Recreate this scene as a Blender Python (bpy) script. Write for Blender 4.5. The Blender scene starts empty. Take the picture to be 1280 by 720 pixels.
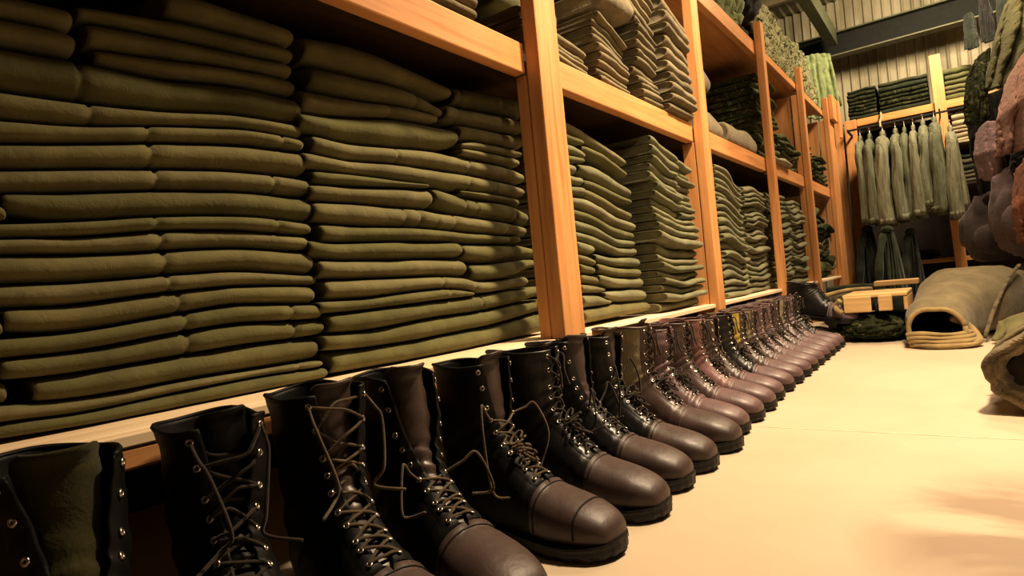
import bpy, bmesh, math, random
from mathutils import Vector, Matrix, noise
PI = math.pi
sc = bpy.context.scene
col = sc.collection
ORD = ('zeroth first second third fourth fifth sixth seventh eighth ninth tenth eleventh twelfth thirteenth fourteenth fifteenth '
       'sixteenth seventeenth eighteenth nineteenth twentieth twenty-first twenty-second twenty-third twenty-fourth twenty-fifth twenty-sixth').split()

# ------------------------------------------------------------------ materials
def new_mat(name):
    m = bpy.data.materials.new(name); m.use_nodes = True
    nt = m.node_tree; nt.nodes.clear()
    out = nt.nodes.new('ShaderNodeOutputMaterial'); b = nt.nodes.new('ShaderNodeBsdfPrincipled')
    nt.links.new(b.outputs[0], out.inputs[0])
    return m, nt, b
def coords(nt, scale=(1, 1, 1), kind='Object'):
    tc = nt.nodes.new('ShaderNodeTexCoord'); mp = nt.nodes.new('ShaderNodeMapping')
    mp.inputs['Scale'].default_value = scale
    nt.links.new(tc.outputs[kind], mp.inputs[0]); return mp.outputs[0]
def tex_noise(nt, vec, scale, detail=4, rough=.55, dist=0):
    n = nt.nodes.new('ShaderNodeTexNoise'); n.inputs['Scale'].default_value = scale
    n.inputs['Detail'].default_value = detail; n.inputs['Roughness'].default_value = rough
    n.inputs['Distortion'].default_value = dist
    nt.links.new(vec, n.inputs['Vector']); return n.outputs[0]
def ramp(nt, fac, stops, interp='LINEAR'):
    r = nt.nodes.new('ShaderNodeValToRGB'); r.color_ramp.interpolation = interp
    el = r.color_ramp.elements
    while len(el) < len(stops): el.new(.5)
    for e, (p, c) in zip(el, stops): e.position = p; e.color = (*c, 1)
    nt.links.new(fac, r.inputs[0]); return r.outputs[0]
def bump(nt, b, h, strength, dist=.002):
    bp = nt.nodes.new('ShaderNodeBump'); bp.inputs['Strength'].default_value = strength; bp.inputs['Distance'].default_value = dist
    nt.links.new(h, bp.inputs['Height']); nt.links.new(bp.outputs[0], b.inputs['Normal'])
def mul(c, k): return tuple(x * k for x in c)

def fabric(name, c, var=.25, rough=.95, wrinkle=.5, scale=14, patch=None, strength=.6):
    m, nt, b = new_mat(name)
    v = coords(nt)
    n1 = tex_noise(nt, v, scale, 5)
    base = ramp(nt, n1, [(.3, mul(c, 1 - var)), (.55, c), (.75, patch or mul(c, 1 + var))])
    nt.links.new(base, b.inputs['Base Color']); b.inputs['Roughness'].default_value = rough
    b.inputs['Specular IOR Level'].default_value = .15
    b.inputs['Sheen Weight'].default_value = .12; b.inputs['Sheen Roughness'].default_value = .5
    fine = tex_noise(nt, v, 420, 2); fold = tex_noise(nt, v, 38, 3, .6, .6)
    mx = nt.nodes.new('ShaderNodeMath'); mx.operation = 'MULTIPLY_ADD'; mx.inputs[1].default_value = .18
    nt.links.new(fine, mx.inputs[0]); nt.links.new(fold, mx.inputs[2])
    bump(nt, b, mx.outputs[0], strength, .004 * wrinkle + .002)
    return m
def streaked(name, c):
    m, nt, b = new_mat(name)
    v = coords(nt, (1, 1, .10))
    n = tex_noise(nt, v, 42, 4, .6, .4)
    nt.links.new(ramp(nt, n, [(.3, mul(c, .55)), (.52, c), (.72, mul(c, 1.3))]), b.inputs['Base Color'])  # painted fold shade: streaks darker in bump hollows, lighter on crests
    b.inputs['Roughness'].default_value = .95; b.inputs['Specular IOR Level'].default_value = .12
    bump(nt, b, n, 1.0, .02); return m
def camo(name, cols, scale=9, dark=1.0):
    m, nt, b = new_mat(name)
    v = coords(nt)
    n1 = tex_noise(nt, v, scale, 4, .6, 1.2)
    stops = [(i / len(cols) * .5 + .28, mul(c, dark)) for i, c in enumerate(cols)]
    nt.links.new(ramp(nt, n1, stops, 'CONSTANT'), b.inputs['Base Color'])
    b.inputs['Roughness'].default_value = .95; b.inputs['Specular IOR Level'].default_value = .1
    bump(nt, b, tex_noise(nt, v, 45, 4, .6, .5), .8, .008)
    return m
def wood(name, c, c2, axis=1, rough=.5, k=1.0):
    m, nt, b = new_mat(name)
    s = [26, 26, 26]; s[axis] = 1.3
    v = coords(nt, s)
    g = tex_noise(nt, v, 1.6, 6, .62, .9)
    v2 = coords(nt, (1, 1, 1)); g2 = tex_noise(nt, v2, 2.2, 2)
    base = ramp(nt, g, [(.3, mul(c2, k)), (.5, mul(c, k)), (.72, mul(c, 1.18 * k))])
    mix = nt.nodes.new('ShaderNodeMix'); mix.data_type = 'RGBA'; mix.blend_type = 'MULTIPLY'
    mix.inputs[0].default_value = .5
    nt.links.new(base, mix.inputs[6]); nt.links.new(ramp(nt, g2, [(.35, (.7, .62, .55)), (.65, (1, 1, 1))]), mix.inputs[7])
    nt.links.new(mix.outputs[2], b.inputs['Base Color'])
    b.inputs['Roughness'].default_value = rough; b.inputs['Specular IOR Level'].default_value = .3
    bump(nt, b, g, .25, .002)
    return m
def leather(name, c, c2, rough=.36, spec=.5):
    m, nt, b = new_mat(name)
    v = coords(nt)
    n = tex_noise(nt, v, 16, 5, .6)
    nt.links.new(ramp(nt, n, [(.35, c), (.7, c2)]), b.inputs['Base Color'])
    rr = nt.nodes.new('ShaderNodeMapRange'); rr.inputs[3].default_value = rough - .08; rr.inputs[4].default_value = rough + .2
    nt.links.new(tex_noise(nt, v, 30, 4), rr.inputs[0]); nt.links.new(rr.outputs[0], b.inputs['Roughness'])
    b.inputs['Specular IOR Level'].default_value = spec
    mx = nt.nodes.new('ShaderNodeMath'); mx.operation = 'MULTIPLY_ADD'; mx.inputs[1].default_value = .12
    nt.links.new(tex_noise(nt, v, 520, 2), mx.inputs[0]); nt.links.new(tex_noise(nt, v, 34, 3, .5, 1.0), mx.inputs[2])
    bump(nt, b, mx.outputs[0], .4, .0022)
    return m
def plain(name, c, rough=.6, metal=0, spec=.4, ns=20, var=.2):
    m, nt, b = new_mat(name)
    v = coords(nt)
    nt.links.new(ramp(nt, tex_noise(nt, v, ns, 4), [(.3, mul(c, 1 - var)), (.7, mul(c, 1 + var))]), b.inputs['Base Color'])
    b.inputs['Roughness'].default_value = rough; b.inputs['Metallic'].default_value = metal
    b.inputs['Specular IOR Level'].default_value = spec
    return m

OLIVE = (.140, .130, .053)
M = {}
M['olive'] = [fabric('olive_cloth_a', OLIVE), fabric('olive_cloth_b', (.165, .148, .064)), fabric('olive_cloth_c', (.132, .125, .050)),
              fabric('olive_cloth_d', (.180, .162, .078))]
M['sage'] = [fabric('sage_cloth_a', (.19, .185, .10)), fabric('sage_cloth_b', (.17, .168, .09)), fabric('sage_cloth_c', (.215, .205, .118))]
M['tan'] = [fabric('tan_cloth_a', (.20, .165, .095)), fabric('tan_cloth_b', (.165, .138, .08)), fabric('tan_cloth_c', (.235, .195, .12))]
GREENS = [(.02, .022, .012), (.10, .11, .05), (.05, .065, .028), (.22, .2, .11), (.035, .035, .02)]
M['camo'] = [camo('camo_cloth_a', GREENS, 16), camo('camo_cloth_b', GREENS, 22, 1.25)]
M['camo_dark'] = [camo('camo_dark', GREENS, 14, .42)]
M['leafy'] = camo('leafy_net', [(.03, .03, .018), (.16, .17, .08), (.30, .28, .17), (.05, .05, .025), (.22, .23, .11)], 20)
M['net'] = fabric('mottled_green', (.15, .18, .075), .6, scale=26, patch=(.25, .26, .13))
M['pale'] = fabric('pale_cloth', (.42, .36, .24), .3)
M['wood'] = wood('pine', (.66, .33, .135), (.50, .22, .075))
M['wood_z'] = wood('pine_upright', (.66, .34, .14), (.50, .22, .075), 2)
M['wood_x'] = wood('pine_cross', (.62, .33, .12), (.46, .22, .07), 0)
M['shade_board'] = wood('shade_darkened_board', (.10, .055, .028), (.06, .032, .016))  # shade under the middle shelf, painted in as darker wood
M['board'] = wood('pale_board', (.92, .74, .52), (.84, .64, .42))
M['crate'] = wood('crate_wood', (.62, .42, .20), (.48, .30, .12), 0, .6)
M['dark_board'] = plain('dark_backing', (.03, .022, .014), .9)
M['black_leather'] = leather('black_leather', (.007, .0058, .0052), (.015, .0118, .0105), .33)
M['matte_leather'] = leather('matte_black_leather', (.0042, .0036, .003), (.0075, .0062, .005), .5, .25)
M['brown_leather'] = leather('brown_leather', (.062, .037, .031), (.11, .070, .060), .36)
M['plum_leather'] = leather('plum_leather', (.105, .062, .062), (.17, .105, .103), .38)
M['red_leather'] = leather('reddish_leather', (.16, .078, .07), (.24, .125, .112), .42)
M['toe_leather'] = leather('toe_leather', (.050, .031, .026), (.088, .058, .049), .38)
M['canvas'] = fabric('boot_canvas', (.27, .225, .135), .35)
M['mustard'] = fabric('mustard_canvas', (.46, .34, .07), .3)
M['lining'] = plain('boot_lining', (.012, .010, .007), .9)
M['sole'] = plain('black_rubber', (.009, .0072, .006), .5)
M['lace'] = fabric('dark_lace', (.045, .034, .024), .4)
M['lace_tan'] = fabric('tan_lace', (.135, .10, .063), .5)
M['dark_olive_canvas'] = fabric('dark_olive_lining', (.05, .045, .015), .4)
M['metal'] = plain('eyelet_metal', (.70, .64, .54), .3, 1.0)
M['steel_green'] = plain('green_steel', (.10, .11, .06), .6)
M['flange'] = plain('flange_steel', (.17, .165, .10), .6)
M['steel_dark'] = plain('dark_steel', (.012, .013, .009), .8)
M['khaki'] = fabric('khaki_canvas', (.205, .17, .10), .25)
M['khaki_edge'] = fabric('khaki_edge', (.34, .25, .12), .3)
M['duffel'] = fabric('weathered_canvas', (.20, .155, .092), .55, scale=24, wrinkle=3, strength=1.0)
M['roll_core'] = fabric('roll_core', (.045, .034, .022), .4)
M['jacket'] = [streaked('jacket_green_a', (.19, .195, .13)), streaked('jacket_green_b', (.15, .158, .105)), streaked('jacket_green_c', (.22, .215, .145))]
M['coat'] = fabric('dark_coat', (.022, .027, .018), .5)
M['coat_green'] = fabric('green_coat', (.036, .044, .025), .5)
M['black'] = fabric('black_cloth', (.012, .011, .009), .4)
M['mauve'] = fabric('mauve_grey', (.16, .12, .125), .25, wrinkle=1.5, strength=0.4, scale=5)
M['greyp'] = fabric('grey_bag', (.085, .065, .06), .3, wrinkle=1.5, strength=0.4, scale=5)
M['pink'] = fabric('dusty_pink', (.30, .17, .135), .25, wrinkle=3, strength=0.7, scale=6)
M['lilac'] = fabric('lilac', (.27, .185, .195), .2, wrinkle=2, strength=0.5, scale=6)
M['rust'] = fabric('rust_red', (.26, .105, .065), .35, wrinkle=3, strength=0.7, scale=6)
M['olive_drape'] = fabric('olive_drape', (.10, .095, .04), .35, wrinkle=3, strength=0.8, scale=8)

def floor_mat():
    m, nt, b = new_mat('cream_concrete')
    v = coords(nt)
    n = tex_noise(nt, v, 1.7, 6, .6)
    base = ramp(nt, n, [(.3, (.475, .385, .28)), (.55, (.53, .435, .32)), (.75, (.57, .47, .35))])
    n2 = tex_noise(nt, v, 2.4, 5, .6, .6)
    # worn grey patches close to the near end of the aisle
    gr = nt.nodes.new('ShaderNodeTexGradient'); gr.gradient_type = 'SPHERICAL'
    tc = nt.nodes.new('ShaderNodeTexCoord'); mp = nt.nodes.new('ShaderNodeMapping')
    mp.inputs['Location'].default_value = (.02, -.86, 0)
    mp.inputs['Scale'].default_value = (4.6, 3.2, 1)
    mp.vector_type = 'TEXTURE' if False else 'POINT'
    mp.inputs['Location'].default_value = (-.06 * 4.6, -.95 * 3.2, 0)
    nt.links.new(tc.outputs['Object'], mp.inputs[0]); nt.links.new(mp.outputs[0], gr.inputs[0])
    mm = nt.nodes.new('ShaderNodeMath'); mm.operation = 'MULTIPLY'
    nt.links.new(ramp(nt, n2, [(.42, (0, 0, 0)), (.56, (1, 1, 1))]), mm.inputs[0]); nt.links.new(gr.outputs[0], mm.inputs[1])
    m2 = nt.nodes.new('ShaderNodeMath'); m2.operation = 'MULTIPLY'; m2.inputs[1].default_value = 2.2; m2.use_clamp = True
    nt.links.new(mm.outputs[0], m2.inputs[0])
    mix = nt.nodes.new('ShaderNodeMix'); mix.data_type = 'RGBA'
    nt.links.new(m2.outputs[0], mix.inputs[0]); nt.links.new(base, mix.inputs[6]); mix.inputs[7].default_value = (.33, .245, .175, 1)
    nt.links.new(mix.outputs[2], b.inputs['Base Color'])
    b.inputs['Roughness'].default_value = .55; b.inputs['Specular IOR Level'].default_value = .3
    bump(nt, b, tex_noise(nt, v, 60, 4), .12, .003)
    return m
def corrugated_mat(name, c, stain):
    m, nt, b = new_mat(name)
    v = coords(nt, (1, 1, .25))
    nt.links.new(ramp(nt, tex_noise(nt, v, 5, 5, .65), [(.32, stain), (.6, c)]), b.inputs['Base Color'])
    b.inputs['Roughness'].default_value = .55; b.inputs['Metallic'].default_value = .0
    return m
M['corr'] = corrugated_mat('corrugated_sheet', (.52, .47, .32), (.27, .235, .15))
M['corr_roof'] = corrugated_mat('roof_sheet', (.34, .32, .20), (.17, .16, .10))

# ------------------------------------------------------------------ helpers
def mesh_obj(name, verts, faces, mat, parent=None, smooth=True, mats=None, fmat=None, auto=None):
    me = bpy.data.meshes.new(name)
    me.from_pydata([tuple(v) for v in verts], [], faces); me.update()
    for mm in (mats or [mat]): me.materials.append(mm)
    if smooth: me.polygons.foreach_set('use_smooth', [True] * len(me.polygons))
    if fmat: me.polygons.foreach_set('material_index', fmat)
    o = bpy.data.objects.new(name, me); col.objects.link(o)
    if parent: o.parent = parent
    return o
def tag(o, label=None, cat=None, group=None, kind=None):
    if label:
        o['label'] = label
        assert len(label.replace('-', '').split()) <= 16, label
    if cat: o['category'] = cat
    if group: o['group'] = group
    if kind: o['kind'] = kind
    return o
def empty(name, loc=(0, 0, 0), rz=0, label=None, cat=None, group=None):
    o = bpy.data.objects.new(name, None); col.objects.link(o); o.empty_display_size = .05
    o.location = loc; o.rotation_euler = (0, 0, rz)
    return tag(o, label, cat, group)
def box_bm(bm, lo, hi, bev=0):
    r = bmesh.ops.create_cube(bm, size=1)
    vs = r['verts']
    for v in vs:
        v.co = Vector([(lo[i] + hi[i]) / 2 + v.co[i] * (hi[i] - lo[i]) for i in range(3)])
    if bev:
        es = list({e for v in vs for e in v.link_edges})
        bmesh.ops.bevel(bm, geom=es, offset=bev, segments=2, affect='EDGES', profile=.5)
def box(name, lo, hi, mat, parent=None, bev=.003, smooth=False):
    bm = bmesh.new(); box_bm(bm, lo, hi, bev)
    me = bpy.data.meshes.new(name); bm.to_mesh(me); bm.free(); me.materials.append(mat)
    o = bpy.data.objects.new(name, me); col.objects.link(o)
    if parent: o.parent = parent
    return o
def catmull(pts, sub):
    pts = [Vector(p) for p in pts]; out = []
    n = len(pts)
    for i in range(n - 1):
        p0 = pts[max(i - 1, 0)]; p1 = pts[i]; p2 = pts[i + 1]; p3 = pts[min(i + 2, n - 1)]
        for k in range(sub):
            t = k / sub
            out.append(.5 * ((2 * p1) + (p2 - p0) * t + (2 * p0 - 5 * p1 + 4 * p2 - p3) * t * t + (3 * p1 - p0 - 3 * p2 + p3) * t ** 3))
    out.append(pts[-1]); return out
def tube_data(path, r, n=6, V=None, F=None):
    V = [] if V is None else V; F = [] if F is None else F
    base = len(V); m = len(path)
    up = Vector((0, 0, 1)); prev = None
    for i, p in enumerate(path):
        t = (path[min(i + 1, m - 1)] - path[max(i - 1, 0)])
        if t.length < 1e-7: t = Vector((1, 0, 0))
        t.normalize()
        a = t.cross(up if prev is None else prev)
        if prev is None and a.length < .1: a = t.cross(Vector((1, 0, 0)))
        if prev is not None:
            b = prev - t * prev.dot(t)
            if b.length < 1e-6: b = t.orthogonal()
            b.normalize(); a = t.cross(b)
        else:
            a.normalize(); b = a.cross(t)
        prev = b
        rr = r(i / (m - 1)) if callable(r) else r
        for k in range(n):
            th = 2 * PI * k / n
            V.append(p + a * (math.cos(th) * rr) + b * (math.sin(th) * rr))
    for i in range(m - 1):
        for k in range(n):
            k2 = (k + 1) % n
            F.append((base + i * n + k, base + i * n + k2, base + (i + 1) * n + k2, base + (i + 1) * n + k))
    F.append(tuple(base + k for k in range(n))[::-1]); F.append(tuple(base + (m - 1) * n + k for k in range(n)))
    return V, F
def tube(name, pts, r, mat, parent=None, sub=5, n=7):
    V, F = tube_data(catmull(pts, sub), r, n)
    return mesh_obj(name, V, F, mat, parent)
def loft(rings, closed=True, cap0=True, cap1=True, V=None, F=None):
    V = [] if V is None else V; F = [] if F is None else F
    base = len(V); n = len(rings[0])
    for r in rings: V.extend(r)
    for i in range(len(rings) - 1):
        for k in range(n if closed else n - 1):
            k2 = (k + 1) % n
            F.append((base + i * n + k, base + i * n + k2, base + (i + 1) * n + k2, base + (i + 1) * n + k))
    if cap0: F.append(tuple(base + k for k in range(n))[::-1])
    if cap1: F.append(tuple(base + (len(rings) - 1) * n + k for k in range(n)))
    return V, F
def fold_noise(p, s=1.0): return noise.noise(Vector(p) * s)

# ------------------------------------------------------------------ folded cloth
def roll(name, prof, xf, depth, mat, seed=0, seams=(), ny=None, hi=True):
    """A folded garment seen from its rounded fold: long in y, fold line towards +x."""
    ys = [p[0] for p in prof]; y0, y1 = ys[0], ys[-1]
    def at(y):
        y = min(max(y, y0), y1)
        for a, b in zip(prof, prof[1:]):
            if y <= b[0] + 1e-9:
                t = (y - a[0]) / max(b[0] - a[0], 1e-9)
                return a[1] + (b[1] - a[1]) * t, a[2] + (b[2] - a[2]) * t
        return prof[-1][1], prof[-1][2]
    def smooth_at(y):
        w = (y1 - y0) / max(len(prof) - 1, 1) * (.45 if hi else .12)
        s = [at(y + d) for d in (-w, -w / 2, 0, w / 2, w)]
        return sum(a[0] for a in s) / 5, sum(a[1] for a in s) / 5
    n = ny or (28 if hi else 10)
    L = y1 - y0
    e = min(.016, L * .12)
    st = [(y0 + e + (L - 2 * e) * k / (n - 1), 1.0, 0) for k in range(n)]
    for s in seams:
        if y0 + .02 < s < y1 - .02:
            st = [q for q in st if abs(q[0] - s) > .007]
            st += [(s - .005, 1, 0), (s - .0015, .84, .004), (s + .0015, .86, .0035), (s + .0055, 1, 0)]
    st.sort()
    ends0 = [(y0 + .005, .62, .0), (y0 + .004, .74, .003), (y0, .86, .0), (y0 + e * .35, .97, 0)]
    ends1 = [(y1 - e * .35, .97, 0), (y1, .84, 0), (y1 - .004, .68, .002), (y1 - .003, .5, 0)]
    st = ends0 + st + ends1
    NF = 11 if hi else 7
    rings = []
    for q, (y, sc_, dx) in enumerate(st):
        zb, zt = smooth_at(y)
        zc = (zb + zt) / 2; ht = (zt - zb) / 2 * sc_
        rx = min(max((zt - zb) * .85, .010), .034)
        wob = fold_noise((y * 7 + seed * 3.1, seed * 1.7, 0)) * .007 + fold_noise((y * 26, seed * 2.3, 5)) * .002
        endk = (1 - sc_) * .03 if (q < 4 or q >= len(st) - 4) else 0
        fx = xf + wob - dx - endk
        ring = []
        for k in range(NF):
            a = -PI / 2 + PI * k / (NF - 1)
            ca, sa = math.cos(a), math.sin(a)
            px = fx - rx + rx * (abs(ca) ** .95)
            pz = zc + ht * math.copysign(abs(sa) ** 1.0, sa)
            wr = fold_noise((y * 20, pz * 60, seed)) * .0016 * abs(ca)
            ring.append(Vector((px + wr, y, pz)))
        ring.append(Vector((fx - depth * .5, y, zc + ht * .96)))
        xb = xf - depth + (1 - sc_) * .03
        ring.append(Vector((xb, y, zc + ht * .8))); ring.append(Vector((xb, y, zc - ht * .8)))
        ring.append(Vector((fx - depth * .5, y, zc - ht * .96)))
        rings.append(ring)
    V, F = loft(rings)
    return mesh_obj(name, V, F, mat)

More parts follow.
